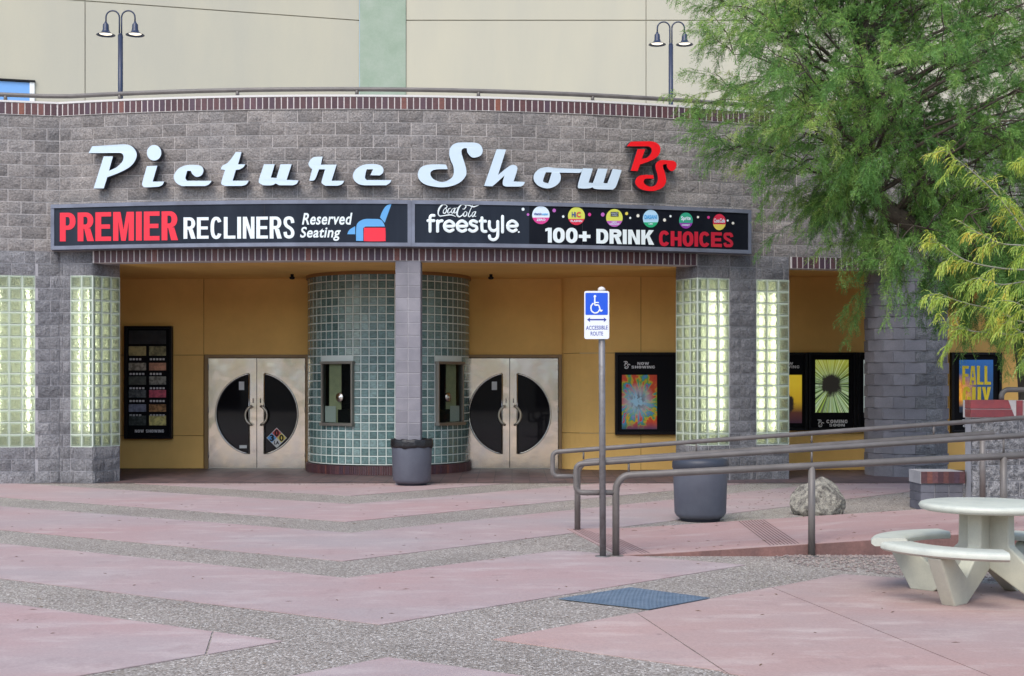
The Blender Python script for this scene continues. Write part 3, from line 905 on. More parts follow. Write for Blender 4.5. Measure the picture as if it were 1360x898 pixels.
# ------------------------------------------------------------------ flat lettering helpers
DG = bpy.context.evaluated_depsgraph_get
def text_geo(s, bold=0.0, shear=0.0, space=1.0):
    """outline of a line of text as unit-box points (0..1, 0..1) plus faces"""
    cu = bpy.data.curves.new('t', 'FONT'); cu.body = s; cu.offset = bold; cu.shear = shear; cu.space_character = space
    cu.resolution_u = 4
    o = bpy.data.objects.new('t', cu); COL.objects.link(o)
    dg = DG(); dg.update()
    me = bpy.data.meshes.new_from_object(o.evaluated_get(dg))
    vs = np.array([v.co[:2] for v in me.vertices]); fs = [tuple(p.vertices) for p in me.polygons]
    bpy.data.objects.remove(o); bpy.data.curves.remove(cu); bpy.data.meshes.remove(me)
    mn, mx_ = vs.min(0), vs.max(0)
    return (vs - mn) / np.maximum(mx_ - mn, 1e-6), fs
def quad_map(tl, tr, bl, br, place):
    def f(a, b):
        x = (tl[0] * (1 - a) + tr[0] * a) * b + (bl[0] * (1 - a) + br[0] * a) * (1 - b)
        y = (tl[1] * (1 - a) + tr[1] * a) * b + (bl[1] * (1 - a) + br[1] * a) * (1 - b)
        return place(x, y)
    return f
def put_text(s, tl, tr, bl, br, place, m, parent, bold=0.0, shear=0.0, space=1.0, name='lettering'):
    g, fs = text_geo(s, bold, shear, space)
    f = quad_map(tl, tr, bl, br, place)
    vs = [f(a, b) for a, b in g]
    # faces must look at the camera
    mb = MB()
    ok = []
    for fc in fs:
        p = [vs[i] for i in fc]
        nrm = (p[1] - p[0]).cross(p[2] - p[0])
        ok.append(fc if nrm.y <= 0 else fc[::-1])
    mb.add(vs, ok)
    return mb.build(name, MT[m] if isinstance(m, str) else m, parent)
def box_text(s, x0, y0, x1, y1, place, m, parent, **kw):
    return put_text(s, (x0, y0), (x1, y0), (x0, y1), (x1, y1), place, m, parent, **kw)
def flat_poly(pts, place, m, parent, name, mb=None):
    """flat print: outline in photo pixels"""
    vs = [place(*p) for p in pts]
    tri = tessellate_polygon([[Vector((p[0], p[1], 0)) for p in pts]])
    fs = []
    for t in tri:
        a, b_, c_ = (vs[i] for i in t)
        fs.append(tuple(t) if (b_ - a).cross(c_ - a).y <= 0 else tuple(t)[::-1])
    k = mb or MB()
    k.add(vs, fs)
    return k if mb is not None else k.build(name, MT[m] if isinstance(m, str) else m, parent)
def ell(cx, cy, rx, ry, a0=0, a1=360, n=28):
    return [(cx + rx * math.cos(math.radians(a0 + (a1 - a0) * i / n)), cy + ry * math.sin(math.radians(a0 + (a1 - a0) * i / n))) for i in range(n + (0 if a1 - a0 >= 360 else 1))]
def on_plane(Y): return lambda x, y: P(x, y, Y)
def on_sign(off): return lambda x, y: on_wall(x, y, off)
def spline(pts, sub=5, closed=True):
    """outline through points; a third item marks a sharp corner"""
    n = len(pts); out = []
    for i in range(n if closed else n - 1):
        p1, p2 = pts[i], pts[(i + 1) % n]
        p0 = pts[i - 1] if len(p1) < 3 and (closed or i > 0) else p1
        p3 = pts[(i + 2) % n] if len(p2) < 3 and (closed or i + 2 < n) else p2
        for k in range(sub):
            t = k / sub
            if len(p1) == 3 and len(p2) == 3 and k: continue
            q = []
            for c in (0, 1):
                a, b_, c_, d = p0[c], p1[c], p2[c], p3[c]
                q.append(0.5 * (2 * b_ + (c_ - a) * t + (2 * a - 5 * b_ + 4 * c_ - d) * t * t + (3 * b_ - a - 3 * c_ + d) * t ** 3))
            out.append(tuple(q))
    if not closed: out.append(tuple(pts[-1][:2]))
    return out
def stroke(pts, w, place, parent, m, name='lettering', mb=None, sub=5, n=8, depth=0.004):
    """one brush stroke: flattened bead through pixel points; w in pixels (number or list)"""
    px = spline(pts, sub, False)
    q = [place(*p) for p in px]
    sc = (place(pts[0][0] + 1, pts[0][1]) - place(*pts[0][:2])).length
    if isinstance(w, (list, tuple)):
        r = [float(np.interp(i / (len(px) - 1), np.linspace(0, 1, len(w)), w)) * sc / 2 for i in range(len(px))]
    else: r = [w * sc / 2] * len(px)
    # round ends
    d0 = (q[0] - q[1]).normalized(); d1 = (q[-1] - q[-2]).normalized()
    Q = [q[0] + d0 * r[0] * 0.95, q[0] + d0 * r[0] * 0.6] + q + [q[-1] + d1 * r[-1] * 0.6, q[-1] + d1 * r[-1] * 0.95]
    R_ = [r[0] * 0.25, r[0] * 0.8] + r + [r[-1] * 0.8, r[-1] * 0.25]
    k = mb or MB()
    k.tube(Q, R_, n, flat=(Vector((0, -1, 0)), depth / max(max(r), 1e-5)))
    return k if mb is not None else k.build(name, MT[m] if isinstance(m, str) else m, parent)

# heavy block capitals drawn as outlines: unit height, width w, stem t
def ribbon(path, t):
    P_ = [Vector(p) for p in path]; out = []
    for i, p in enumerate(P_):
        d = (P_[min(i + 1, len(P_) - 1)] - P_[max(i - 1, 0)]).normalized()
        n_ = Vector((-d.y, d.x)); out.append((p + n_ * t / 2, p - n_ * t / 2))
    return [([tuple(out[i][0]), tuple(out[i + 1][0]), tuple(out[i + 1][1]), tuple(out[i][1])], []) for i in range(len(out) - 1)]
def rrbox(x0, y0, x1, y1, rx, ry, corners=(1, 1, 1, 1), n=6):
    """corners: bottom-left, bottom-right, top-right, top-left"""
    out = []
    for k, (cx_, cy, a0) in enumerate(((x0 + rx, y0 + ry, 180), (x1 - rx, y0 + ry, 270), (x1 - rx, y1 - ry, 0), (x0 + rx, y1 - ry, 90))):
        if corners[k]: out += [(cx_ + rx * math.cos(math.radians(a0 + 90 * i / n)), cy + ry * math.sin(math.radians(a0 + 90 * i / n))) for i in range(n + 1)]
        else: out.append(((x0, y0), (x1, y0), (x1, y1), (x0, y1))[k])
    return out
def glyph(ch, w, t, h=None):
    """list of (outer, holes); h is the thickness of horizontal strokes"""
    h = h or t * 0.85
    hw = w / 2
    r = min(hw, 0.5) * 0.92
    if ch == 'I': return [([(0, 0), (t, 0), (t, 1), (0, 1)], [])], t
    if ch == '1': return [([(w * .22, 0), (w * .22 + t, 0), (w * .22 + t, 1), (w * .22 + t * .1, 1), (0, .93), (0, .74), (w * .22, .80)], [])], w * .22 + t
    if ch == 'E': return [([(0, 0), (w, 0), (w, h), (t, h), (t, .5 - h / 2), (w * .93, .5 - h / 2), (w * .93, .5 + h / 2), (t, .5 + h / 2), (t, 1 - h), (w, 1 - h), (w, 1), (0, 1)], [])], w
    if ch == 'F': return [([(0, 0), (t, 0), (t, .5 - h / 2), (w * .93, .5 - h / 2), (w * .93, .5 + h / 2), (t, .5 + h / 2), (t, 1 - h), (w, 1 - h), (w, 1), (0, 1)], [])], w
    if ch == 'L': return [([(0, 0), (w, 0), (w, h), (t, h), (t, 1), (0, 1)], [])], w
    if ch == 'H': return [([(0, 0), (t, 0), (t, .5 - h / 2), (w - t, .5 - h / 2), (w - t, 0), (w, 0), (w, 1), (w - t, 1), (w - t, .5 + h / 2), (t, .5 + h / 2), (t, 1), (0, 1)], [])], w
    if ch == 'N': return [([(0, 0), (t * .92, 0), (t * .92, .60), (w - t * 1.05, 0), (w, 0), (w, 1), (w - t * .92, 1), (w - t * .92, .40), (t * 1.05, 1), (0, 1)], [])], w
    if ch == 'M':
        W = w * 1.32
        return [([(0, 0), (t * .9, 0), (t * .9, .66), (W / 2 - t * .38, 0), (W / 2 + t * .38, 0), (W - t * .9, .66), (W - t * .9, 0), (W, 0), (W, 1), (W - t * 1.25, 1), (W / 2, .38), (t * 1.25, 1), (0, 1)], [])], W
    if ch == 'W':
        W = w * 1.45
        return [([(W * .18, 0), (W * .38, 0), (W / 2, .52), (W * .62, 0), (W * .82, 0), (W, 1), (W - t, 1), (W * .72, .36), (W * .58, 1), (W * .42, 1), (W * .28, .36), (t, 1), (0, 1)], [])], W
    if ch == 'K': return [([(0, 0), (t, 0), (t, .36), (t + .10, .47), (w * 1.02 - t * 1.15, 0), (w * 1.08, 0), (w * .70, .60), (w * 1.05, 1), (w * 1.0 - t * 1.1, 1), (t, .60), (t, 1), (0, 1)], [])], w * 1.06
    if ch == '+': return [([(0, .5 - h / 2 - .06), (hw - t / 2, .5 - h / 2 - .06), (hw - t / 2, .10), (hw + t / 2, .10), (hw + t / 2, .5 - h / 2 - .06), (w, .5 - h / 2 - .06), (w, .44 + h / 2), (hw + t / 2, .44 + h / 2), (hw + t / 2, .78), (hw - t / 2, .78), (hw - t / 2, .44 + h / 2), (0, .44 + h / 2)], [])], w
    if ch == 'A': return [([(0, 0), (t, 0), (w * .27, .22), (w * .73, .22), (w - t, 0), (w, 0), (w * .5 + t * .62, 1), (w * .5 - t * .62, 1)], [[(w * .36, .40), (w * .64, .40), (w * .5, .76)]])], w
    if ch == 'Y': return [([(hw - t / 2, 0), (hw + t / 2, 0), (hw + t / 2, .40), (w, 1), (w - t, 1), (hw, .60), (t, 1), (0, 1), (hw - t / 2, .40)], [])], w
    if ch == 'U':
        o = rrbox(0, 0, w, 1, r, .34, (1, 1, 0, 0)); i_ = rrbox(t, h, w - t, 1, max(.02, r - t), .22, (1, 1, 0, 0))
        k = len(i_)
        return [(o[:-2] + [(w, 1), (w - t, 1)] + [p for p in reversed(i_[:-2])] + [(t, 1), (0, 1)], [])], w
    if ch in 'O0': return [(rrbox(0, -.01, w, 1.01, r, .40), [rrbox(t, h, w - t, 1 - h, max(.02, hw - t) * .92, .28)])], w
    if ch == 'D': return [(rrbox(0, 0, w, 1, r, .38, (0, 1, 1, 0)), [rrbox(t, h, w - t, 1 - h, max(.02, r - t * .8), .26, (0, 1, 1, 0))])], w
    if ch in 'PR':
        yb = .40 if ch == 'P' else .43
        o = rrbox(0, yb, w, 1, min(r, .28), .28, (0, 1, 1, 0))
        hole = rrbox(t, yb + h, w - t, 1 - h, min(max(.02, hw - t), .13), .11, (0, 1, 1, 0))
        if ch == 'P': return [([(0, 0), (t, 0), (t, yb)] + o[1:], [hole])], w
        leg = [(w * .50, yb), (w - t * 1.1, 0), (w * 1.04, 0), (w * .50 + t * 1.0, yb + .02)]
        return [([(0, 0), (t, 0), (t, yb), (w * .42, yb), (w * 1.02 - t * 1.1, 0), (w * 1.04, 0), (w * .80, yb + .012)] + o[2:], [hole])], w
    a = h
    if ch in 'CG':
        ex = hw - t / 2; ey = .5 - a / 2 + .01
        pth = [(hw + ex * math.copysign(abs(math.cos(q)) ** .8, math.cos(q)), .5 + ey * math.copysign(abs(math.sin(q)) ** .8, math.sin(q))) for q in [math.radians(32 + (296 if ch == 'C' else 290) * i / 34) for i in range(35)]]
        out = ribbon(pth, (t + a) / 2)
        if ch == 'G': out.append(([(w * .55, .34), (w - .001, .34), (w - .001, .52), (w * .55, .52)], []))
        return out, w
    if ch == 'S':
        ex = hw - t / 2
        pts = [(hw + ex * .98, .70), (hw + ex * .72, .88), (hw, 1 - a / 2), (hw - ex * .75, .88), (hw - ex * .95, .73), (hw - ex * .60, .58), (hw + ex * .55, .43), (hw + ex * .96, .27), (hw + ex * .75, .12), (hw, a / 2), (hw - ex * .75, .12), (hw - ex * .98, .30)]
        return ribbon(spline(pts, 4, False), min((t * .75 + a * .25) * .92, .205)), w
    return [], w
def block_text(s, tl, tr, bl, br, place, m, parent, w=.5, t=.2, h=None, gap=.09, name='lettering', slant=0.0):
    items, x = [], 0.0
    for ch in s:
        if ch == ' ': x += w * .6; continue
        gl_, adv = glyph(ch, w, t, h)
        items += [([(p[0] + x, p[1]) for p in o], [[(p[0] + x, p[1]) for p in q] for q in hs]) for o, hs in gl_]
        x += adv + gap
    W = x - gap
    f = quad_map(tl, tr, bl, br, place)
    mb = MB()
    for o, hs in items:
        loops = [o] + hs
        allp = [p for lp in loops for p in lp]
        tri = tessellate_polygon([[Vector((p[0], p[1], 0)) for p in lp] for lp in loops])
        vs = [f((p[0] + slant * p[1]) / W, p[1]) for p in allp]
        mb.add(vs, [tuple(q) if (vs[q[1]] - vs[q[0]]).cross(vs[q[2]] - vs[q[0]]).y <= 0 else tuple(q)[::-1] for q in tri])
    return mb.build(name, MT[m] if isinstance(m, str) else m, parent)
def bt_box(s, x0, y0, x1, y1, place, m, parent, **kw):
    return block_text(s, (x0, y0), (x1, y0), (x0, y1), (x1, y1), place, m, parent, **kw)

# ------------------------------------------------------------------ ticket booth drum of glass block
BC = Vector((-2.335, 25.72)); BR = 1.525
tbh = thing('ticket_booth', (BC.x, BC.y, 0), 'round glass block ticket booth between the two steel doors', 'ticket booth')
NR, BZ0 = 23, 0.165
BH = (3.645 - BZ0 - 0.03) / NR
NCOL = 62
wins = [(-45.5, -19.5), (39.5, 65.5)]
WZ0, WZ1 = BZ0 + 6 * BH - 0.13, BZ0 + 12 * BH + 0.03
items, grid = [], MB()
def drum(deg, off=0.0, z=0.0):
    a = math.radians(deg)
    q = BC + Vector((math.sin(a), -math.cos(a))) * (BR + off)
    return Matrix.Translation((q.x, q.y, z)) @ Matrix.Rotation(a, 4, 'Z')
step = 360 / NCOL
def in_win(d, z): return any(a - 1.0 < d < b_ + 1.0 for a, b_ in wins) and WZ0 - 0.11 < z < WZ1 + 0.03
for k in range(-17, 18):
    d = k * step + 0.4
    for r in range(NR):
        z = BZ0 + 0.03 + r * BH
        if in_win(d, z): continue
        px = 680 + 1800 * drum(d).translation.x / drum(d).translation.y
        hid = 500 if 523 < px < 561 else 0
        items.append((hid + abs(d + 5), 'booth', drum(d, 0.0, z + 0.004) @ SX(1.02, (BH - 0.012) / 0.140)))
lay('glass_block', items, tbh, 'booth_glass')
# grout shell with openings for the windows
vs, fs, ix = [], [], {}
degs = [-100 + 2.5 * i for i in range(81)]
zs = [BZ0 + 0.02] + [WZ0, WZ1] + [3.658]
for i, d in enumerate(degs):
    for j, z in enumerate(zs):
        ix[i, j] = len(vs); vs.append(drum(d, -0.008, z).translation)
for i in range(len(degs) - 1):
    dm = (degs[i] + degs[i + 1]) / 2
    for j in range(3):
        if j == 1 and any(a < dm < b_ for a, b_ in wins): continue
        fs.append((ix[i, j], ix[i + 1, j], ix[i + 1, j + 1], ix[i, j + 1]))
grid.add(vs, fs)
grid.build('grout_shell', MT['grout_d'], tbh)
rim = MB()
vs, fs = [], []
for i, d in enumerate(degs):
    for off, z in ((0.03, 3.60), (0.03, 3.659), (-0.05, 3.659), (-0.05, 3.60)):
        vs.append(drum(d, off, z).translation)
for i in range(len(degs) - 1):
    for k in range(4): fs.append((4 * i + k, 4 * i + 4 + k, 4 * i + 4 + (k + 1) % 4, 4 * i + (k + 1) % 4))
rim.add(vs, fs); rim.build('top_rim', MT['stucco_d'], tbh)
base = []
for k in range(-58, 59):
    d = k * 1.62
    base.append((abs(d), 'brick', drum(d, 0.035, 0.008) @ SX(0.45, (BZ0 - 0.006) / 0.192)))
lay('base_brick', base, tbh, 'brick')
bm_ = MB(); bm_.lathe([(BR + 0.022, 0.0), (BR + 0.022, BZ0), (BR - 0.1, BZ0 + 0.001)], (BC.x, BC.y, 0), 72, smooth=False)
bm_.build('base_mortar', MT['mortar_grey'], tbh)
MT['booth_in'] = mat('booth_interior', (0.09, 0.085, 0.075), 0.8, col2=(0.05, 0.05, 0.05), nscale=2)
MT['curtain'] = mat('pale_yellow_blind', (0.62, 0.60, 0.36), 0.8, col2=(0.50, 0.49, 0.31), nscale=8)
inn = MB(); inn.lathe([(BR - 0.35, 0.2), (BR - 0.35, 3.6)], (BC.x, BC.y, 0), 40, smooth=True); inn.build('booth_interior', MT['booth_in'], tbh)
m, nt, b = nt_new('clear_booth_glass')
tpn = nt.nodes.new('ShaderNodeBsdfTransparent'); tpn.inputs[0].default_value = (0.88, 0.93, 0.90, 1)
b.inputs['Base Color'].default_value = (0.01, 0.012, 0.012, 1); b.inputs['Roughness'].default_value = 0.03
mx = nt.nodes.new('ShaderNodeMixShader'); mx.inputs[0].default_value = 0.14
nt.links.new(tpn.outputs[0], mx.inputs[1]); nt.links.new(b.outputs[0], mx.inputs[2]); nt.links.new(mx.outputs[0], nt.nodes['Material Output'].inputs[0])
MT['cglass'] = m
MT['win_frame'] = mat('dull_window_metal', (0.30, 0.28, 0.25), 0.4, 0.8)
MT['paper'] = mat('white_paper', (0.66, 0.68, 0.66), 0.7)
for wi, (a, b_) in enumerate(wins):
    mid = (a + b_) / 2
    hw = (BR + 0.0) * math.sin(math.radians((b_ - a) / 2)) + 0.02
    fr = drum(mid, -0.02, 0)
    def wb(name, mk, *bx, bevel=0.0):
        mb = MB()
        for q in bx: mb.mbox(fr, *q)
        return mb.build(name, MT[mk], tbh, bevel)
    sgn = 1 if wi == 0 else -1
    fo = wb('window_frame', 'win_frame', (-hw, -hw + 0.035, -0.045, 0.06, WZ0, WZ1), (hw - 0.035, hw, -0.045, 0.06, WZ0, WZ1),
            (-hw - 0.015, hw + 0.015, -0.055, 0.06, WZ1, WZ1 + 0.05), (-hw - 0.015, hw + 0.015, -0.075, 0.06, WZ0 - 0.055, WZ0), bevel=0.004)
    tag(fo, 'dull metal frame of the %s ticket window' % ('left' if wi == 0 else 'right'))
    wb('window_pane', 'cglass', (-hw + 0.035, hw - 0.035, 0.008, 0.014, WZ0, WZ1))
    wb('side_blind', 'curtain', (-0.24 if sgn > 0 else -0.04, 0.04 if sgn > 0 else 0.24, 0.05, 0.06, WZ0, WZ1))
    wb('notice_paper', 'paper', (-hw + 0.05 if sgn > 0 else 0.04, -0.06 if sgn > 0 else hw - 0.06, 0.02, 0.024, WZ0 + 0.01, WZ0 + 0.30))
    wb('counter_tray', 'black', (-0.03 if sgn > 0 else -hw + 0.04, hw - 0.05 if sgn > 0 else 0.05, 0.03, 0.2, WZ0 + 0.005, WZ0 + 0.24), bevel=0.01)
    wb('dark_blind', 'black_m', (0.02 if sgn > 0 else -hw + 0.03, hw - 0.03 if sgn > 0 else -0.03, 0.10, 0.11, WZ0, WZ1))
    sp = MB(); fr2 = fr @ Matrix.Translation((0.06 * sgn, -0.02, WZ0 + 0.46)) @ Matrix.Rotation(math.pi / 2, 4, 'X')
    pv_ = MB().lathe([(0.0, 0.028), (0.04, 0.026), (0.045, 0.018), (0.07, 0.018), (0.085, 0.008), (0.085, -0.02)], (0, 0, 0), 24)
    sp.add([fr2 @ Vector(p) for p in pv_.v], pv_.f, 0, True)
    sp.build('speaker_disc', MT['door_trim'], tbh)

# ------------------------------------------------------------------ steel double doors with half-moon windows
def double_door(px_c, label, side):
    Xc = (px_c - CX) * BY / F
    t = thing('double_door', (Xc, BY, 0.0), label, 'door', 'steel entrance doors beside the booth')
    LW, DH, R0, RZ, gap = 0.925, 2.125, 0.785, 1.06, 0.145
    yf = BY - 0.035
    MB().box(Xc - LW - 0.075, Xc - LW - 0.01, BY - 0.05, BY + 0.08, 0, DH + 0.075).box(Xc + LW + 0.01, Xc + LW + 0.075, BY - 0.05, BY + 0.08, 0, DH + 0.075) \
        .box(Xc - LW - 0.01, Xc + LW + 0.01, BY - 0.048, BY + 0.08, DH + 0.012, DH + 0.072).build('door_frame', MT['stucco_d'] if False else MT['frame_tan'], t, 0.004)
    MB().box(Xc - LW - 0.01, Xc + LW + 0.01, BY + 0.012, BY + 0.02, 0, DH + 0.02).build('dark_gap', MT['black'], t)
    MB().box(Xc - LW, Xc + LW, BY - 0.10, BY + 0.05, 0.0085, 0.02).build('threshold', MT['win_frame'], t)
    for s in (-1, 1):
        x_in, x_out = Xc + s * 0.006, Xc + s * LW
        # leaf outline with a half-moon hole
        hole = []
        a0 = math.acos(gap / R0)
        for i in range(33):
            a = a0 - 2 * a0 * i / 32
            hole.append((Xc + s * R0 * math.cos(a), RZ + R0 * math.sin(a)))
        outer = [(x_in, 0.025), (x_out, 0.025), (x_out, DH), (x_in, DH)]
        tri = tessellate_polygon([[Vector((p[0], p[1], 0)) for p in outer], [Vector((p[0], p[1], 0)) for p in hole]])
        pts = outer + hole
        mb = MB()
        fs = []
        for tr_ in tri:
            p = [Vector((pts[i][0], 0, pts[i][1])) for i in tr_]
            fs.append(tuple(tr_) if (p[1] - p[0]).cross(p[2] - p[0]).y < 0 else tuple(tr_)[::-1])
        mb.add([(p[0], yf, p[1]) for p in pts], fs)
        n = len(outer)
        mb.add([(p[0], yf, p[1]) for p in outer] + [(p[0], yf + 0.044, p[1]) for p in outer], [(i, (i + 1) % n, n + (i + 1) % n, n + i) for i in range(n)])
        n = len(hole)
        mb.add([(p[0], yf, p[1]) for p in hole] + [(p[0], yf + 0.03, p[1]) for p in hole], [(i, (i + 1) % n, n + (i + 1) % n, n + i) for i in range(n)])
        leaf = mb.build('door_leaf', MT['door'], t)
        loop = [(p[0], yf - 0.004, p[1]) for p in hole]
        MB().tube(loop + [loop[0]], 0.017, 8).build('window_trim', MT['door_trim'], leaf)
        ins = [(Xc + s * gap + (p[0] - Xc - s * gap) * 0.965 + s * 0.006, yf + 0.004, RZ + (p[1] - RZ) * 0.965) for p in hole]
        MB().tube(ins + [ins[0]], 0.010, 6).build('window_gasket', MT['black'], leaf)
        MB().add([(p[0], yf + 0.02, p[1]) for p in hole], [tuple(range(len(hole))) if s < 0 else tuple(range(len(hole)))[::-1]]).build('window_pane', MT['dglass'], leaf)
        # C-shaped pull
        hp = []
        for i in range(15):
            a = math.radians(72 - 144 * i / 14)
            hp.append((Xc + s * (0.045 + 0.165 * math.cos(a)), yf - 0.07, 1.03 + 0.185 * math.sin(a)))
        hp = [(hp[0][0], yf, hp[0][2])] + hp + [(hp[-1][0], yf, hp[-1][2])]
        MB().tube(hp, 0.025, 10).build('pull_handle', MT['brass'], leaf)
        MB().tube([(Xc + s * 0.07, yf - 0.012, 1.27), (Xc + s * 0.07, yf - 0.012, 1.36)], 0.007, 6).build('lock_cylinder', MT['black'], leaf)
        for hz in (0.22, 1.08, 1.9):
            MB().tube([(x_out + s * 0.006, yf - 0.012, hz), (x_out + s * 0.006, yf - 0.012, hz + 0.11)], 0.011, 8).build('hinge', MT['win_frame'], leaf)
        if s < 0:
            xa = Xc - 0.345
            MB().box(xa, xa + 0.10, yf + 0.012, yf + 0.016, 1.52, 1.68).build('notice_sticker', MT['paper'], leaf)
            pl = on_plane(yf + 0.010)
            if side == 'left':
                MB().box(xa + 0.01, xa + 0.15, yf + 0.012, yf + 0.016, 0.40, 0.46).build('notice_sticker', MT['paper'], leaf)
        elif side == 'left':
            # four-colour hazard diamond
            cx_, cz, h = Xc + 0.38, 0.60, 0.185
            hz_ = MB()
            for ci, (dx, dz) in enumerate(((0, 1), (1, 0), (0, -1), (-1, 0))):
                c0 = (cx_ + dx * h / 2, cz + dz * h / 2)
                hz_.add([(c0[0] + k[0] * h / 2 * 0.96, yf + 0.010, c0[1] + k[1] * h / 2 * 0.96) for k in ((0, -1), (1, 0), (0, 1), (-1, 0))], [(0, 1, 2, 3)], ci)
            hz_.add([(cx_ + k[0] * h * 1.06, yf + 0.013, cz + k[1] * h * 1.06) for k in ((0, -1), (1, 0), (0, 1), (-1, 0))], [(0, 1, 2, 3)], 4)
            dia = hz_.build('hazard_diamond', [MT['hz_red'], MT['hz_yellow'], MT['paper'], MT['hz_blue'], MT['paper']], leaf)
            for tx, dx, dz, sc in (('0', 0, 1, 1), ('0', 1, 0, 1), ('3', -1, 0, 1), ('LA', 0, -1, 0.55)):
                mx_, mz = cx_ + dx * h / 2, cz + dz * h / 2
                w_, h_ = 0.042 * (1.5 if len(tx) > 1 else 1) * (0.8 if len(tx) > 1 else 1), 0.062 * sc
                gm, gf = text_geo(tx, 0.04)
                vv = [Vector((mx_ - w_ + 2 * w_ * q[0], yf + 0.007, mz - h_ + 2 * h_ * q[1])) for q in gm]
                MB().add(vv, gf).build('diamond_lettering', MT['black'], leaf)
    return t
MT['frame_tan'] = mat('tan_door_frame', (0.30, 0.19, 0.075), 0.5, col2=(0.25, 0.16, 0.07), nscale=4)
MT['hz_red'] = mat('hazard_red', (0.55, 0.06, 0.05), 0.5); MT['hz_yellow'] = mat('hazard_yellow', (0.75, 0.62, 0.10), 0.5); MT['hz_blue'] = mat('hazard_blue', (0.10, 0.36, 0.70), 0.5)
double_door(341.5, 'steel double door with half-moon windows and a hazard diamond, left of the booth', 'left')
double_door(677, 'steel double door with half-moon windows, right of the ticket booth', 'right')

# ------------------------------------------------------------------ poster cases
def gen_mat(name, fn, rough=0.5, emit=0.0):
    """flat printed sheet: fn(nt, gx, gz) -> colour, gx, gz run 0..1 over the sheet"""
    m, nt, b = nt_new(name)
    tc = nt.nodes.new('ShaderNodeTexCoord')
    sp = nt.nodes.new('ShaderNodeSeparateXYZ'); nt.links.new(tc.outputs['Generated'], sp.inputs[0])
    c = fn(nt, sp.outputs[0], sp.outputs[2], tc.outputs['Generated'])
    nt.links.new(c, b.inputs['Base Color']); b.inputs['Roughness'].default_value = rough
    if emit:  # glow put into the printed sheet itself, no lamp behind it
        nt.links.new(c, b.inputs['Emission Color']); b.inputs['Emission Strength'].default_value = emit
    return m
def polar(nt, gx, gz, cx_, cz, asp=1.5):
    dx = math_n(nt, 'SUBTRACT', gx, cx_); dz = math_n(nt, 'MULTIPLY', math_n(nt, 'SUBTRACT', gz, cz), asp)
    ang = math_n(nt, 'ARCTAN2', dx, dz)
    r = math_n(nt, 'SQRT', math_n(nt, 'ADD', math_n(nt, 'MULTIPLY', dx, dx), math_n(nt, 'MULTIPLY', dz, dz)))
    return ang, r
def vec1(nt, x, y=0.0):
    c = nt.nodes.new('ShaderNodeCombineXYZ')
    for i, q in enumerate((x, y)):
        if isinstance(q, (int, float)): c.inputs[i].default_value = q
        else: nt.links.new(q, c.inputs[i])
    return c.outputs[0]
def art_swirl(nt, gx, gz, gen):
    ang, r = polar(nt, gx, gz, 0.45, 0.52)
    c = ramp(nt, noise(nt, vec1(nt, math_n(nt, 'MULTIPLY', ang, 1.1), r), 1.6, 3), [(0.30, (0.62, 0.03, 0.02)), (0.46, (0.80, 0.10, 0.02)), (0.50, (0.72, 0.55, 0.03)), (0.535, (0.12, 0.42, 0.06)), (0.57, (0.04, 0.34, 0.66)), (0.62, (0.75, 0.08, 0.03))])
    c = mixc(nt, ramp(nt, r, [(0.12, 1.0), (0.52, 0.0)]), c, (0.42, 0.72, 0.88))
    c = mixc(nt, math_n(nt, 'MULTIPLY', ramp(nt, r, [(0.06, 1.0), (0.34, 0.0)]), ramp(nt, noise(nt, gen, 9, 5), [(0.50, 0.0), (0.56, 1.0)])), c, (0.14, 0.13, 0.15))
    return mixc(nt, ramp(nt, gz, [(0.0, 0.85), (0.14, 0.0)]), c, (0.02, 0.06, 0.16))
def art_rays(nt, gx, gz, gen):
    ang, r = polar(nt, gx, gz, 0.48, 0.52)
    k = noise(nt, vec1(nt, math_n(nt, 'MULTIPLY', ang, 6.5), 0.3), 2.0, 2)
    c = ramp(nt, k, [(0.40, (0.01, 0.018, 0.006)), (0.46, (0.12, 0.26, 0.04)), (0.52, (0.55, 0.68, 0.46)), (0.57, (0.02, 0.03, 0.01)), (0.64, (0.40, 0.58, 0.08)), (0.72, (0.66, 0.76, 0.60))])
    c = mixc(nt, ramp(nt, gz, [(0.62, 0.0), (0.95, 0.55)]), c, (0.55, 0.55, 0.04))
    blot = math_n(nt, 'ADD', r, math_n(nt, 'MULTIPLY', noise(nt, gen, 7, 5), 0.5))
    return mixc(nt, ramp(nt, blot, [(0.50, 1.0), (0.62, 0.0)]), c, (0.02, 0.018, 0.015))
def art_yellow(nt, gx, gz, gen):
    c = ramp(nt, gz, [(0.0, (0.04, 0.015, 0.03)), (0.22, (0.10, 0.03, 0.02)), (0.45, (0.62, 0.38, 0.02)), (0.8, (0.74, 0.52, 0.03))])
    ang, r = polar(nt, gx, gz, 0.55, 0.40, 1.2)
    blot = math_n(nt, 'ADD', r, math_n(nt, 'MULTIPLY', noise(nt, gen, 6, 4), 0.3))
    return mixc(nt, ramp(nt, blot, [(0.36, 1.0), (0.42, 0.0)]), c, (0.02, 0.012, 0.01))
def art_blue(nt, gx, gz, gen):
    c = ramp(nt, gz, [(0.0, (0.01, 0.012, 0.02)), (0.4, (0.015, 0.05, 0.12)), (1.0, (0.015, 0.10, 0.32))])
    f = math_n(nt, 'MULTIPLY', ramp(nt, gx, [(0.05, 1.0), (0.55, 0.0)]), ramp(nt, gz, [(0.10, 0.0), (0.25, 1.0), (0.55, 0.9), (0.75, 0.0)]))
    return mixc(nt, f, c, ramp(nt, noise(nt, gen, 8, 5), [(0.35, (0.55, 0.12, 0.01)), (0.6, (0.85, 0.42, 0.03))]))
def art_pale(nt, gx, gz, gen):
    return ramp(nt, noise(nt, gen, 5, 4), [(0.3, (0.40, 0.50, 0.48)), (0.7, (0.62, 0.68, 0.64))])
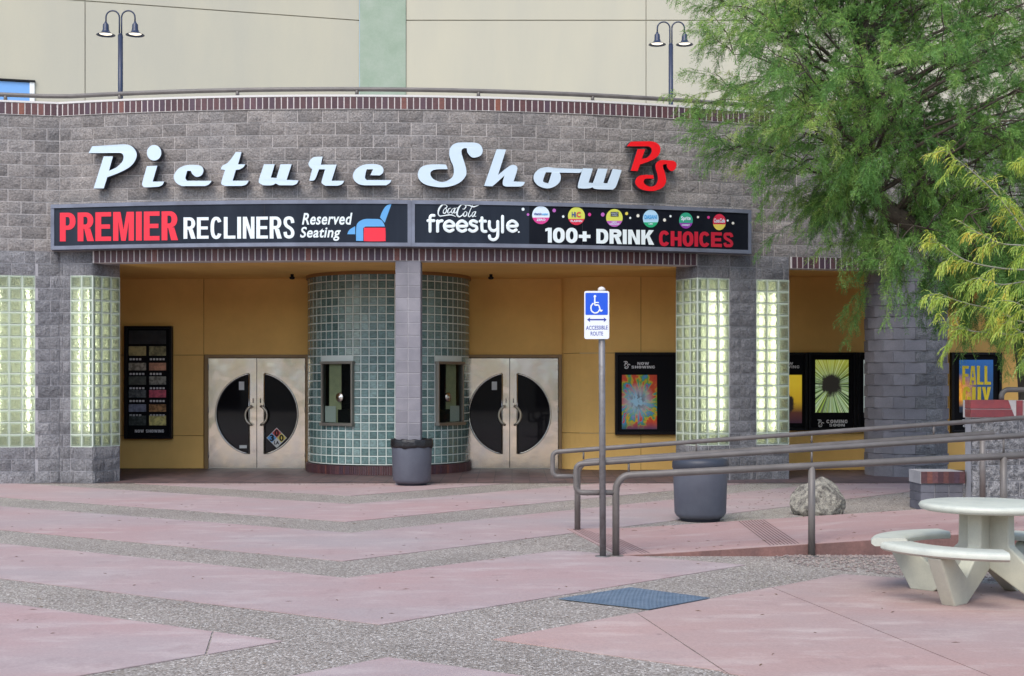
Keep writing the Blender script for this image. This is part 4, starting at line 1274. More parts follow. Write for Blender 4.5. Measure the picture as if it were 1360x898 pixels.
MT['art_swirl'] = gen_mat('swirl_poster', art_swirl); MT['art_rays'] = gen_mat('ray_poster', art_rays, emit=0.25)
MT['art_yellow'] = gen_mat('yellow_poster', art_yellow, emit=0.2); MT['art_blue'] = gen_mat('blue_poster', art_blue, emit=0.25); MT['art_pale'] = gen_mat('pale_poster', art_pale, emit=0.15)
MT['txt'] = mat('poster_case_lettering', (0.70, 0.71, 0.72), 0.5)
MT['title_y'] = mat('title_yellow', (0.92, 0.70, 0.02), 0.5)
def case(name, label, x0, y0, x1, y1, Y, depth=0.10, group='poster cases on the mustard wall'):
    """black case on the wall at Y with a recessed back; corners in photo pixels"""
    a, c = P(x0, y0, Y - depth), P(x1, y1, Y - depth)
    t = thing(name, ((a.x + c.x) / 2, Y, c.z), label, 'poster case', group)
    f_ = 0.05
    MB().box(a.x, c.x, Y - depth * 0.4, Y - 0.002, c.z, a.z).build('case_back', MT['black_m'], t)
    MB().box(a.x, a.x + f_, Y - depth, Y - 0.004, c.z, a.z).box(c.x - f_, c.x, Y - depth, Y - 0.004, c.z, a.z).box(a.x + f_, c.x - f_, Y - depth + 0.001, Y - 0.004, a.z - f_, a.z - 0.0005).box(a.x + f_, c.x - f_, Y - depth + 0.001, Y - 0.004, c.z + 0.0005, c.z + f_).build('case_frame', MT['black'], t, 0.006)
    return t
def sheet(name, x0, y0, x1, y1, Y, mk, parent):
    a, c = P(x0, y0, Y), P(x1, y1, Y)
    return MB().box(a.x, c.x, Y, Y + 0.004, c.z, a.z).build(name, MT[mk], parent)
def ps_mark(x, y, s, place, parent, m='txt'):
    """small P over S emblem made of strokes, s pixels high"""
    mb = MB()
    w = s * 0.13
    stroke([(x + .15 * s, y + .05 * s), (x + .45 * s, y + .03 * s), (x + .6 * s, y + .15 * s), (x + .5 * s, y + .3 * s), (x + .3 * s, y + .38 * s)], w, place, parent, m, mb=mb)
    stroke([(x + .36 * s, y + .16 * s), (x + .22 * s, y + .6 * s)], w, place, parent, m, mb=mb)
    stroke([(x + .95 * s, y + .48 * s), (x + .75 * s, y + .4 * s), (x + .62 * s, y + .55 * s), (x + .72 * s, y + .75 * s), (x + .6 * s, y + .95 * s), (x + .35 * s, y + .98 * s), (x + .25 * s, y + .85 * s), (x + .45 * s, y + .75 * s)], w, place, parent, m, mb=mb)
    mb.build('emblem', MT[m], parent)

# tall session board left of the left door
Yc = BY - 0.06
tc_ = case('poster_case', 'tall narrow black case with two columns of small film cards, left wall', 164.5, 433, 228, 583, BY, 0.13)
MT['case_dim'] = mat('dim_case_film', (0.02, 0.024, 0.03), 0.3, col2=(0.045, 0.05, 0.055), nscale=6)
sheet('header_film', 171, 439, 220.5, 457, Yc - 0.001, 'case_dim', tc_)
cols = [(0.30, 0.26, 0.12), (0.40, 0.38, 0.20), (0.50, 0.47, 0.38), (0.46, 0.24, 0.15), (0.07, 0.08, 0.07), (0.38, 0.38, 0.32), (0.16, 0.19, 0.20), (0.42, 0.08, 0.12), (0.16, 0.18, 0.24), (0.55, 0.30, 0.12), (0.08, 0.10, 0.09), (0.48, 0.44, 0.16)]
rows_y = [(460, 472.5), (482, 492), (500, 511), (518, 528), (537, 547), (552, 565)]
for r, (ya, yb) in enumerate(rows_y):
    for c_ in (0, 1):
        xa, xb = ((171, 194), (198, 220.5))[c_]
        q = cols[r * 2 + c_]
        mk = 'card%d%d' % (r, c_)
        MT[mk] = mat('film_card_%d_%d' % (r, c_), q, 0.5, col2=tuple(min(1, v * (0.35 if (r + c_) % 2 else 1.7)) for v in q), nscale=9 + r, lo=0.42, hi=0.58)
        sheet('film_card', xa, ya, xb, yb, Yc - 0.004, mk, tc_)
        if 0 <= r < 5:
            tm = MB()
            for k in range(5 if (r * 3 + c_) % 4 else 4):
                a, c2 = P(xa + 1 + 4.2 * k, yb + 3.4, Yc - 0.004), P(xa + 3.9 + 4.2 * k, yb + 6.0, Yc - 0.004)
                tm.box(a.x, c2.x, a.y, a.y + 0.003, c2.z, a.z)
            tm.build('showtime_row', MT['txt'], tc_)
bt_box('NOW', 179, 570.6, 191, 574.6, on_plane(Yc - 0.004), 'txt', tc_, w=.95, t=.30, h=.26, gap=.16)
bt_box('SHOWING', 193.5, 570.6, 218, 574.6, on_plane(Yc - 0.004), 'txt', tc_, w=.95, t=.30, h=.26, gap=.16)

# case on the rounded wall right of the second door
Y2 = RYW; f2_ = Y2 - 0.05
c2 = case('poster_case', 'black now-showing case with a swirling red and blue poster behind the route sign', 817, 468, 905, 577.5, Y2)
sheet('poster', 826, 498, 872.5, 570, f2_ - 0.004, 'art_swirl', c2)
bt_box('NOW', 846.5, 481, 862, 484.6, on_plane(f2_ - 0.004), 'txt', c2, w=.95, t=.30, h=.26, gap=.16)
bt_box('SHOWING', 838.5, 485.8, 870, 489.4, on_plane(f2_ - 0.004), 'txt', c2, w=.95, t=.30, h=.26, gap=.16)
ps_mark(827.5, 480, 9.5, on_plane(f2_ - 0.004), c2)
box_text('LEGENDS', 835, 557, 862, 560.5, on_plane(f2_ - 0.006), 'title_y', c2, bold=0.03) if False else None
# cases in the right-hand bay
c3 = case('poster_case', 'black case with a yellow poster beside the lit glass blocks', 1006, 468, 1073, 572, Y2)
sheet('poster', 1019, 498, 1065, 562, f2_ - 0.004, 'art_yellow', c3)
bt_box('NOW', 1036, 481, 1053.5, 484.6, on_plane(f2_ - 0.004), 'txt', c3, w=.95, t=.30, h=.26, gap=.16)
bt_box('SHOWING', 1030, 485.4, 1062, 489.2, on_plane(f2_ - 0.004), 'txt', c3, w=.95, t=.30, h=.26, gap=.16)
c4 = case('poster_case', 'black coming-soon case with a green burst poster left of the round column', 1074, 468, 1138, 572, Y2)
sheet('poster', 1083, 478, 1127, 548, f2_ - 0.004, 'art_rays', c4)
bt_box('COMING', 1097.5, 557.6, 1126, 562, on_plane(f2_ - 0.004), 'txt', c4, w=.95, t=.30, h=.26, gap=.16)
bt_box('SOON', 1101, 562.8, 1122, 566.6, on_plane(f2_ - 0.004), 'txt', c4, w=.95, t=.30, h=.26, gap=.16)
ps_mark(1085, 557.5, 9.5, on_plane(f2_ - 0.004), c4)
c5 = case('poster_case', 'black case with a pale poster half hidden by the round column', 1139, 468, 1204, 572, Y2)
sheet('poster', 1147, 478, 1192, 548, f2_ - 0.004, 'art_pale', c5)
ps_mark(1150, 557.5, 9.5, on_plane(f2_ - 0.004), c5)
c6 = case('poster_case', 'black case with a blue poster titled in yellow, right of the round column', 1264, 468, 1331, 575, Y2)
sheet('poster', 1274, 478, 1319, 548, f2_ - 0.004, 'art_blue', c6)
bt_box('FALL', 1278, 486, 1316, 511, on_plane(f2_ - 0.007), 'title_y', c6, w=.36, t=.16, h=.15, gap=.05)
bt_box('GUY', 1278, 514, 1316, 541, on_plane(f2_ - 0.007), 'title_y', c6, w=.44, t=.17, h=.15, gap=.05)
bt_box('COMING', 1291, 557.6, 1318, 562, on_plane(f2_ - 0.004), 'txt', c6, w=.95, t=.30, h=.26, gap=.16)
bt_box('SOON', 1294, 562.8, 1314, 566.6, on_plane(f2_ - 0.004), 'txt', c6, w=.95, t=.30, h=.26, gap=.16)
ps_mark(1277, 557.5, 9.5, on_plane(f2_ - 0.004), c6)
# ------------------------------------------------------------------ channel letters
ZF = 10.4615
def letter(parent, outline, offx, mats_, thick=0.12, off=0.17, hole=None, shift=0.0):
    pts = [(offx + x / ZF, 180 + y / ZF) for x, y in spline(outline)]
    loops = [pts]
    if hole: loops.append([(offx + x / ZF, 180 + y / ZF) for x, y in spline(hole)])
    allp = [p for lp in loops for p in lp]
    tri = tessellate_polygon([[Vector((p[0], -p[1], 0)) for p in lp] for lp in loops])
    face = [on_wall(x, y, off) for x, y in allp]
    back = []
    for q in face:
        d = Vector((CXW - q.x, CYW - q.y, 0)).normalized()
        back.append(q + d * thick)
    mb = MB()
    fs = []
    for t in tri:
        a, b_, c_ = (face[i] for i in t)
        fs.append(tuple(t) if (b_ - a).cross(c_ - a).y < 0 else tuple(t)[::-1])
    mb.add(face, fs, 0)
    n0 = 0
    for lp in loops:
        n = len(lp)
        mb.add(face[n0:n0 + n] + back[n0:n0 + n], [(i, (i + 1) % n, n + (i + 1) % n, n + i) for i in range(n)], 1)
        n0 += n
    mb.add(back, [f[::-1] for f in fs], 1)
    return mb.build('letter', mats_, parent)
C = 1
LW = [MT['letter_w'], MT['return']]
q = on_wall(470, 250, 0.0)
ls = thing('wall_lettering', (q.x, q.y, q.z), 'large white script letters reading Picture Show on the curved wall', 'sign')
letter(ls, [(80,245,C),(130,150,C),(400,132),(600,125),(690,160),(745,240),(735,330),(660,430),(520,510),(340,580,C),(290,735,C),(150,735,C),(290,290,C),(418,290,C),(362,492,C),(470,440),(550,360),(565,290),(545,252),(500,240,C)], 110, LW)
letter(ls, [(890,425,C),(1035,420,C),(970,640,C),(1130,640,C),(1105,685),(1060,710,C),(870,720),(828,690),(830,640)], 110, LW)
letter(ls, ell(990, 240, 100, 108, n=20), 110, LW)
letter(ls, [(300,490,C),(350,490,C),(370,535),(430,575),(500,550),(525,480),(490,425),(400,408),(280,415),(180,460),(120,540),(115,600),(150,660),(220,700),(300,702,C),(545,702,C),(600,680),(640,630,C),(300,628,C),(275,600),(280,560)], 220, LW)
letter(ls, [(975,230,C),(1055,230,C),(1005,400,C),(1105,400,C),(1080,440),(1030,470,C),(975,480,C),(930,628,C),(1155,628,C),(1120,680),(1060,700,C),(830,702,C),(780,680),(775,640),(825,480,C),(765,470,C),(790,420),(860,380),(920,310)], 220, LW)
letter(ls, [(215,400,C),(365,400,C),(310,585,C),(390,590,C),(445,400,C),(600,400,C),(530,615,C),(695,625,C),(670,670),(620,692,C),(430,692,C),(375,665,C),(330,690),(220,692),(160,665),(145,620)], 330, LW)
letter(ls, [(1030,295,C),(1005,405,C),(1225,405,C),(1155,628,C),(1330,630,C),(1300,675),(1240,698,C),(1070,698,C),(1020,665),(1020,620),(1065,470,C),(980,470,C),(930,600),(895,628,C),(845,628,C),(885,470,C),(840,420),(840,370),(890,310),(950,296)], 330, LW)
letter(ls, [(910,470,C),(1000,468,C),(960,552,C),(1090,555,C),(1135,520),(1140,460),(1090,410),(980,397),(860,410),(760,470),(720,550),(735,620),(800,675),(880,692,C),(1180,692,C),(1230,660),(1255,620,C),(910,618,C),(888,590),(890,550)], 400, LW)
S_W = [(520,468,C),(495,405,C),(380,400),(230,410),(140,450),(103,540),(130,620),(220,685),(400,718),(560,705),(690,650),(770,560),(775,470),(745,360),(712,250),(715,200),(750,175),(785,180,C),(795,240),(850,300),(910,305),(980,275),(1005,210),(980,140),(910,102),(760,97),(640,105),(560,160),(540,250),(560,340),(600,440),(600,540),(560,600),(480,640),(400,640),(320,605),(280,550),(290,500),(340,475),(420,468)]
letter(ls, S_W, 545, LW)
letter(ls, [(310,190,C),(440,195,C),(330,548,C),(480,430),(550,408),(595,440),(590,500),(545,638,C),(705,645,C),(680,690),(640,710,C),(440,710,C),(400,690),(395,640),(420,555,C),(270,690),(230,705),(135,700,C)], 630, LW)
letter(ls, [(90,590),(110,520),(180,460),(280,440),(400,450),(770,465,C),(755,505),(720,520,C),(450,515,C),(470,570),(450,650),(370,715),(270,735),(170,705),(110,650)], 700, LW, hole=[(262,510,C),(345,512,C),(295,665,C),(240,650),(222,620)])
letter(ls, [(775,455,C),(915,460,C),(855,655,C),(915,660,C),(985,460,C),(1120,462,C),(1060,660,C),(1115,665,C),(1190,465,C),(1315,480,C),(1240,700),(1190,752,C),(960,745),(910,718,C),(860,735),(750,735),(705,700)], 700, LW)
LR = [MT['letter_r'], MT['return']]
q = on_wall(866, 250, 0.0)
em = thing('wall_emblem', (q.x, q.y, q.z), 'red interlaced P and S emblem at the end of the lettering', 'sign')
letter(em, [(235,150,C),(290,85,C),(500,80),(620,90),(695,150),(690,250),(610,330),(420,405,C),(385,495,C),(290,490,C),(385,190,C),(490,190,C),(445,325,C),(520,305),(570,250),(580,190),(545,155),(500,150,C)], 810, LR, 0.15, 0.20)
letter(em, [(610,600,C),(605,550,C),(480,548),(400,565),(355,620),(360,680),(420,740),(530,770),(640,765),(740,715),(780,640),(770,540),(738,440),(745,405),(790,395,C),(800,450),(850,495),(905,470),(925,400),(890,355),(800,345),(700,345),(640,390),(635,450),(660,540),(665,620),(630,690),(560,710),(490,680),(470,640),(490,605),(540,598)], 810, LR, 0.15, 0.20)

# ------------------------------------------------------------------ long sign box under the letters
OFFS = 0.22
def sz(y, x=545): return on_wall(x, y, OFFS).z
SZ0, SZ1 = sz(327.5), sz(266)
uS0, uSm, uS1 = u_of_x(-7.58), u_of_x(on_wall(545, 300, OFFS).x), u_of_x(3.95)
q = on_wall(545, 327, 0.0)
sb = thing('sign_box', (q.x, q.y, SZ0), 'long dark curved sign box advertising recliners and drinks over the entrance', 'sign')
def us_between(a, c, n=16): return [a + (c - a) * i / n for i in range(n + 1)]
bxm = MB(); strip(bxm, us_between(uS0 + 0.01, uS1 - 0.01, 30), OFFS - 0.02, -0.02, SZ0 + 0.01, SZ1 - 0.01); bxm.build('cabinet', MT['alu'], sb)
for a, c, mk in ((uS0 + 0.05, uSm - 0.03, 'signface'), (uSm + 0.03, u_of_x(on_wall(700, 300, OFFS).x), 'signface'), (u_of_x(on_wall(700, 300, OFFS).x), uS1 - 0.05, 'signblack')):
    pm = MB(); strip(pm, us_between(a, c), OFFS - 0.005, OFFS - 0.019, SZ0 + 0.055, SZ1 - 0.055); pm.build('face_panel', MT[mk], sb)
for a, c in ((uS0, uSm - 0.002), (uSm + 0.002, uS1)):
    pm = MB()
    strip(pm, us_between(a, c), OFFS + 0.012, -0.025, SZ1 - 0.06, SZ1)
    strip(pm, us_between(a, c), OFFS + 0.012, -0.025, SZ0, SZ0 + 0.06)
    strip(pm, us_between(a, a + 0.055, 2), OFFS + 0.0115, OFFS - 0.05, SZ0 + 0.06, SZ1 - 0.06)
    strip(pm, us_between(c - 0.055, c, 2), OFFS + 0.0115, OFFS - 0.05, SZ0 + 0.06, SZ1 - 0.06)
    pm.build('frame', MT['alu'], sb)
MT['seam'] = mat('panel_seam', (0.004, 0.004, 0.006), 0.6)
for px in (352, 770):
    uu = u_of_x(on_wall(px, 300, OFFS).x)
    pm = MB(); strip(pm, [uu - 0.004, uu + 0.004], OFFS - 0.003, OFFS - 0.01, SZ0 + 0.06, SZ1 - 0.06); pm.build('panel_seam', MT['seam'], sb)
s1, s2, s3 = on_sign(OFFS - 0.001), on_sign(OFFS + 0.003), on_sign(OFFS + 0.006)
block_text('PREMIER', (79.5, 282.7), (235.5, 280.5), (79.5, 320.7), (235.5, 319), s1, 'pr_red', sb, w=.50, t=.185, h=.15, gap=.065)
block_text('RECLINERS', (243.7, 288.8), (391.5, 287.4), (243.7, 317.2), (391.5, 316.8), s1, 'pr_white', sb, w=.50, t=.165, h=.14, gap=.075)
put_text('Reserved', (401.5, 283), (468, 282.6), (401, 298.6), (468, 298.6), s1, 'pr_white', sb, bold=0.02, shear=0.2, space=1.06)
put_text('Seating', (398.5, 301.4), (452.5, 301), (398.5, 320), (452.5, 320), s1, 'pr_white', sb, bold=0.02, shear=0.2, space=1.06)
def rz(pts, fx=8.5, ox=390, oy=260): return [(ox + x / fx, oy + y / fx) for x, y in pts]
flat_poly(rz(spline([(1105,92,C),(1028,305,C),(975,245,C),(1000,180),(1045,115)])), s1, 'pr_blue', sb, 'recliner_back')
flat_poly(rz(spline([(705,510,C),(707,360),(730,300),(800,265),(900,262),(975,268),(1010,300),(1030,348,C),(810,348,C),(785,365,C),(785,510,C)])), s1, 'pr_blue', sb, 'recliner_arm')
flat_poly(rz(spline([(695,345,C),(695,435,C),(605,435,C),(630,385)])), s1, 'pr_blue', sb, 'recliner_footrest')
flat_poly(rz(spline([(795,375),(810,362),(1015,362),(1035,378),(1037,495),(1020,513),(810,513),(793,498)], 4)), s1, 'pr_red', sb, 'recliner_seat')
# rounded wordmark
def fz(pts): return [(555 + p[0] / 9.067, 260 + p[1] / 9.067) + tuple(p[2:]) for p in pts]
fsm = MB(); WS = 4.2
def S_(pts): stroke(fz(pts), WS, s2, sb, 'pr_white', mb=fsm, n=10)
S_([(195,240),(165,240),(148,262),(147,320),(147,430)]); S_([(122,302),(195,302)])
S_([(238,305),(238,430)]); S_([(238,345),(255,315),(292,303)])
def e_(x0): S_([(x0 + 8,368),(x0 + 118,366),(x0 + 112,330),(x0 + 66,305),(x0 + 20,330),(x0 + 8,372),(x0 + 26,410),(x0 + 70,430),(x0 + 112,412)])
e_(312); e_(466)
S_([(708,318),(672,303),(640,312),(632,335),(660,358),(700,372),(710,400),(685,425),(650,428),(622,412)])
S_([(772,268),(772,395),(788,428),(820,432)]); S_([(750,308),(815,308)])
S_([(862,312),(862,375),(885,415),(925,422),(960,400)]); S_([(962,312),(962,470),(945,515),(908,532),(870,515),(862,485)])
S_([(1020,250),(1020,438)]); e_(1072)
fsm.build('lettering', MT['pr_white'], sb)
# flowing script above it
scm = MB()
def T_(pts, w=(0.7, 1.7, 0.9)): stroke(fz(pts), list(w), s2, sb, 'pr_white', mb=scm, n=6, depth=0.003)
T_([(340,115),(352,135),(330,150)], (0.8, 1.4, 0.8))
T_([(340,112),(300,108),(262,150),(245,205),(262,245),(320,240),(400,232),(455,252)], (1.0, 2.2, 2.6, 1.6, 1.4, 1.8, 0.8))
T_([(330,150),(308,180),(310,212),(335,205),(345,165),(328,150)]); T_([(395,150),(372,160),(358,195),(372,212),(398,190)])
T_([(440,150),(412,165),(405,200),(420,210),(445,165),(450,150),(438,205),(455,205),(475,180)])
T_([(468,148),(488,150)], (0.9, 1.2, 0.9))
T_([(560,110),(580,128),(560,160),(540,160)], (0.8, 1.6, 0.8))
T_([(560,108),(520,112),(485,165),(472,225),(495,255),(530,240),(548,215)], (1.0, 2.2, 2.6, 1.8, 1.0))
T_([(560,112),(620,118),(670,135),(735,112)], (0.9, 1.8, 2.0, 0.7))
T_([(572,190),(552,215),(555,248),(580,240),(592,205),(574,190)]); T_([(660,110),(625,190),(608,240),(622,255),(640,235)])
T_([(690,190),(662,205),(650,240),(665,252),(690,215),(697,190),(682,245),(700,248)])
scm.build('script_lettering', MT['pr_white'], sb)
flat_poly(ell(689, 308.2, 1.3, 1.3, n=10), s1, 'pr_white', sb, 'print_dot')
block_text('100+', (724.2, 302.5), (784.2, 303), (724.2, 322.2), (784.2, 322.8), s1, 'pr_white', sb, w=.80, t=.27, h=.22, gap=.08)
block_text('DRINK', (792, 304), (868.5, 305.8), (792, 323.4), (868.5, 325.2), s1, 'pr_white', sb, w=.80, t=.27, h=.22, gap=.085)
block_text('CHOICES', (875, 306.6), (974.5, 309), (875, 326.6), (974.5, 328.6), s1, 'pr_dred', sb, w=.76, t=.26, h=.22, gap=.07)
for k, c in (('b_w', (0.66, 0.78, 0.88)), ('b_m', (0.62, 0.04, 0.25)), ('b_y', (0.62, 0.66, 0.10)), ('b_r', (0.62, 0.02, 0.06)), ('b_p', (0.45, 0.12, 0.45)), ('b_c', (0.42, 0.66, 0.84)),
             ('b_g', (0.02, 0.38, 0.17)), ('b_t', (0.03, 0.36, 0.22)), ('b_v', (0.25, 0.04, 0.35)), ('b_yy', (0.72, 0.60, 0.10)), ('b_bl', (0.05, 0.35, 0.70)), ('b_k', (0.01, 0.01, 0.012)), ('b_nv', (0.03, 0.05, 0.25))):
    MT[k] = mat('print_' + k, c, 0.45)
def bubble(cx_, cy, rx, ry, top, bot, cut, words_):
    o = flat_poly(ell(cx_, cy, rx, ry, n=36), s1, top, sb, 'drink_badge')
    a = math.degrees(math.asin(cut))
    flat_poly(ell(cx_, cy, rx, ry, a, 180 - a, 20), s2, bot, sb, 'badge_band')
    for (t, x0, y0, x1, y1, m_) in words_:
        box_text(t, cx_ + x0, cy + y0, cx_ + x1, cy + y1, s3, m_, sb, bold=0.03, name='badge_lettering')
bubble(718.4, 285.7, 11.6, 12, 'b_w', 'b_m', 0.28, [('vitamin', -9.5, -3.2, 1, 0, 'b_nv'), ('water', 1.3, -2.6, 9.8, 0, 'b_bl'), ('ZERO', -6, 4.8, 6, 7.8, 'b_w')])
bubble(765.6, 287, 11.2, 12, 'b_y', 'b_r', 0.32, [('Hi', -6.2, -5.5, -0.6, 1.6, 'b_nv'), ('C', 0.2, -5.5, 5.8, 1.6, 'b_r'), ('FLASHIN', -7.6, 5.2, 7.6, 8, 'b_w')])
flat_poly(rz([(0, 0)] * 3) if False else [(811, 281.5), (821.5, 281.5), (821.5, 287.6), (811, 287.6)], s2, 'b_k', sb, 'badge_plate')
bubble(816, 289.4, 11, 11.8, 'b_y', 'b_p', 0.34, [('NEW', -3.5, 4.8, 3.5, 6.6, 'b_w'), ('LEMONADE', -6.5, 7.2, 6.5, 9.2, 'b_w')])
box_text('MINUTE', 812, 282.4, 820.5, 284.4, s3, 'b_w', sb, name='badge_lettering'); box_text('MAID', 812.5, 285, 820, 286.8, s3, 'b_w', sb, name='badge_lettering')
bubble(864.2, 290.4, 10.4, 11.8, 'b_c', 'b_g', 0.42, [('DASANI', -8.3, -5, 8.3, 0.5, 'b_bl'), ('LIME', -2.8, 6, 2.8, 8, 'b_w')])
bubble(911, 293, 9.1, 10.6, 'b_t', 'b_v', 0.30, [('Sprite', -6.3, -6, 6.3, 1.2, 'b_w'), ('CHERRY', -5.6, 4.9, 5.6, 7.1, 'b_w')])
bubble(955.4, 295, 8.6, 10.8, 'b_r', 'b_yy', 0.28, [('Coca', -7.2, -4.8, 0.2, 0.8, 'b_w'), ('Cola', 0.6, -4.8, 7.4, 0.8, 'b_w')])
for x, y, r, m_ in ((694.7, 278, 2.0, 'pr_white'), (701.3, 285, 1.7, 'b_p'), (736, 279.6, 2.3, 'b_p'), (748, 287.7, 1.6, 'pr_white'), (783, 285, 2.1, 'b_m'), (800.5, 285, 2.5, 'b_p'), (832.2, 283.7, 2.0, 'b_yy'), (837, 289.5, 1.4, 'pr_white'),
                  (847.3, 286.6, 2.0, 'inner_white'), (882.6, 292.3, 2.0, 'inner_white'), (890.5, 287.2, 1.5, 'pr_white'), (927, 288.5, 1.5, 'inner_white'), (941, 288.8, 1.8, 'b_m'), (966.5, 293, 1.3, 'pr_white'), (973.5, 296.5, 1.7, 'inner_white')):
    flat_poly(ell(x, y, r, r * 1.08, n=14), s1, m_, sb, 'print_dot')

# ------------------------------------------------------------------ cream building behind the terrace
cb = thing('cream_building', (0, 38, 0), 'large cream stucco building with a sage green strip behind the parapet', 'building')
Yb = 38.0
zj = EYE + 482 / (F / Yb)
core = MB(); core.box(-2.98, 34, Yb + 0.05, Yb + 6, 0, 24)
xs_ = [-2.96, (858 - CX) * Yb / F, 11.0, 18.5, 26, 34]
for i in range(len(xs_) - 1):
    for za, zb in ((0.0, zj - 0.014), (zj + 0.014, 18.5), (18.55, 24)):
        MB().box(xs_[i] + (0.012 if i else 0), xs_[i + 1] - 0.012, Yb, Yb + 0.05, za, zb).build('stucco_panel', MT['cream'], cb)
MB().box(-4.27, -2.975, Yb - 0.03, Yb + 4, 0, 24).build('sage_strip', MT['sage'], cb)
dL = Vector((-1, -0.275)).normalized()
L0 = Vector((-4.275, Yb + 0.02))
frL = Matrix.Translation((L0.x, L0.y, 0)) @ Matrix.Rotation(math.atan2(-dL.y, -dL.x), 4, 'Z')
ls_ = [0.0, 7.35, 15.0, 22.0, 30.0]
slope_top = 0.0
for i in range(4):
    for za, zb in ((0.0, zj - 0.014), (zj + 0.014, 18.5), (18.55, 24)):
        MB().mbox(frL, -ls_[i + 1] + 0.012, -ls_[i] - 0.012, 0.0, 0.05, za, zb).build('stucco_panel', MT['cream'], cb)
core.mbox(frL, -30, 0, 0.05, 4, 0, 24)
core.build('joint_backing', MT['cream_j'], cb)
# window at the far left
wx0, wx1, wz0, wz1 = -11.2, -8.62, 8.0, 9.62
MB().mbox(frL, wx0, wx1 - 0.12, -0.035, -0.02, wz0, wz1 - 0.06).build('window_pane', MT['bglass'], cb)
MB().mbox(frL, wx0 - 0.1, wx1 + 0.02, -0.09, -0.002, wz1 - 0.05, wz1).build('window_head', MT['black'], cb)
MB().mbox(frL, wx1 - 0.12, wx1, -0.06, -0.002, wz0 - 0.05, wz1 - 0.052).mbox(frL, wx0 - 0.12, wx0, -0.06, -0.002, wz0 - 0.05, wz1 - 0.052).mbox(frL, wx0, wx1 - 0.12, -0.06, -0.002, wz0 - 0.08, wz0).build('window_jamb', MT['white'], cb)

# ------------------------------------------------------------------ terrace lamps
def lamp(px, ytop, Y, label):
    q = P(px, ytop, Y)
    t = thing('street_lamp', (0, 0, 0), label, 'lamp', 'twin lamps on the upper terrace')
    top = q.z - 5.95
    body = MB()
    zp = top - 0.52
    body.lathe([(0.11, 0.0), (0.11, 0.03), (0.07, 0.05), (0.06, 0.09)], (0, 0, 0), 16).tube([(0, 0, 0.05), (0, 0, zp)], 0.05, 14).lathe([(0.05, zp), (0.035, zp + 0.04), (0.0, zp + 0.05)], (0, 0, 0), 14)
    body.build('pole', MT['navy'], t)
    for s in (-1, 1):
        pts = [(s * 0.022, 0, zp - 0.02), (s * 0.022, 0, top - 0.155)]
        for i in range(13):
            a = math.pi * i / 12
            pts.append((s * (0.157 - 0.135 * math.cos(a)), 0, top - 0.155 + 0.135 * math.sin(a)))
        pts.append((s * 0.292, 0, top - 0.27))
        MB().tube(pts, 0.016, 8).build('arm', MT['navy'], t)
        c = (s * 0.295, 0, top - 0.27)
        sh = MB().lathe([(0.02, 0.03), (0.032, 0.0), (0.058, -0.03), (0.062, -0.13), (0.085, -0.18), (0.13, -0.215), (0.185, -0.235), (0.188, -0.243), (0.178, -0.24), (0.12, -0.205), (0.07, -0.17)], c, 28).build('lamp_shade', MT['navy'], t)
        MB().lathe([(0.0, -0.232), (0.08, -0.228), (0.125, -0.215), (0.12, -0.205)], c, 24).build('lamp_lens', MT['lamp_lens'], sh)
    t.location = (q.x, Y, 5.95)
lamp(160, 13, F / 66.0, 'navy twin-arm lamp on the terrace above the white P')
lamp(891, 28, F / 61.5, 'navy twin-arm lamp on the terrace beside the large tree')
# ------------------------------------------------------------------ litter bins
def litter_bin(px, ybase, label, bagged):
    g = G(px, ybase)
    t = thing('litter_bin', (0, 0, 0), label, 'bin', 'slate litter bins on the plaza')
    MB().lathe([(0.235, 0.0), (0.24, 0.035), (0.26, 0.04)], n=36).build('foot', MT['bin_dark'], t)
    MB().lathe([(0.25, 0.035), (0.285, 0.06), (0.308, 0.10), (0.325, 0.60), (0.327, 0.632), (0.318, 0.64), (0.29, 0.64)], n=44).build('body', MT['bin'], t)
    if bagged:
        r = random.Random(3)
        ph = [r.uniform(0, 6.28) for _ in range(6)]
        def wob(k, a, rr, z):
            w = sum(math.sin((3 + 2 * i) * a + ph[i]) for i in range(6)) / 6
            return rr + (0.012 * w if k > 0 else 0) + 0.004 * math.sin(23 * a + k), z + ((-0.03 * w) if k == 0 else 0.008 * math.sin(11 * a + ph[k % 6]))
        MB().lathe([(0.335, 0.615), (0.345, 0.65), (0.338, 0.70), (0.34, 0.735), (0.325, 0.752), (0.29, 0.74), (0.26, 0.66), (0.2, 0.5), (0.0, 0.48)], n=56, wob=wob).build('bin_bag', MT['bag'], t)
    else:
        MB().lathe([(0.322, 0.625), (0.335, 0.635), (0.335, 0.70), (0.322, 0.735), (0.28, 0.752), (0.20, 0.756), (0.0, 0.757)], n=44).build('lid', MT['bin_dark'], t)
    t.location = g
litter_bin(547, 644.5, 'slate grey bin with a black bag in front of the square column', True)
litter_bin(930, 691.5, 'slate grey bin with a dark lid behind the ramp handrail', False)

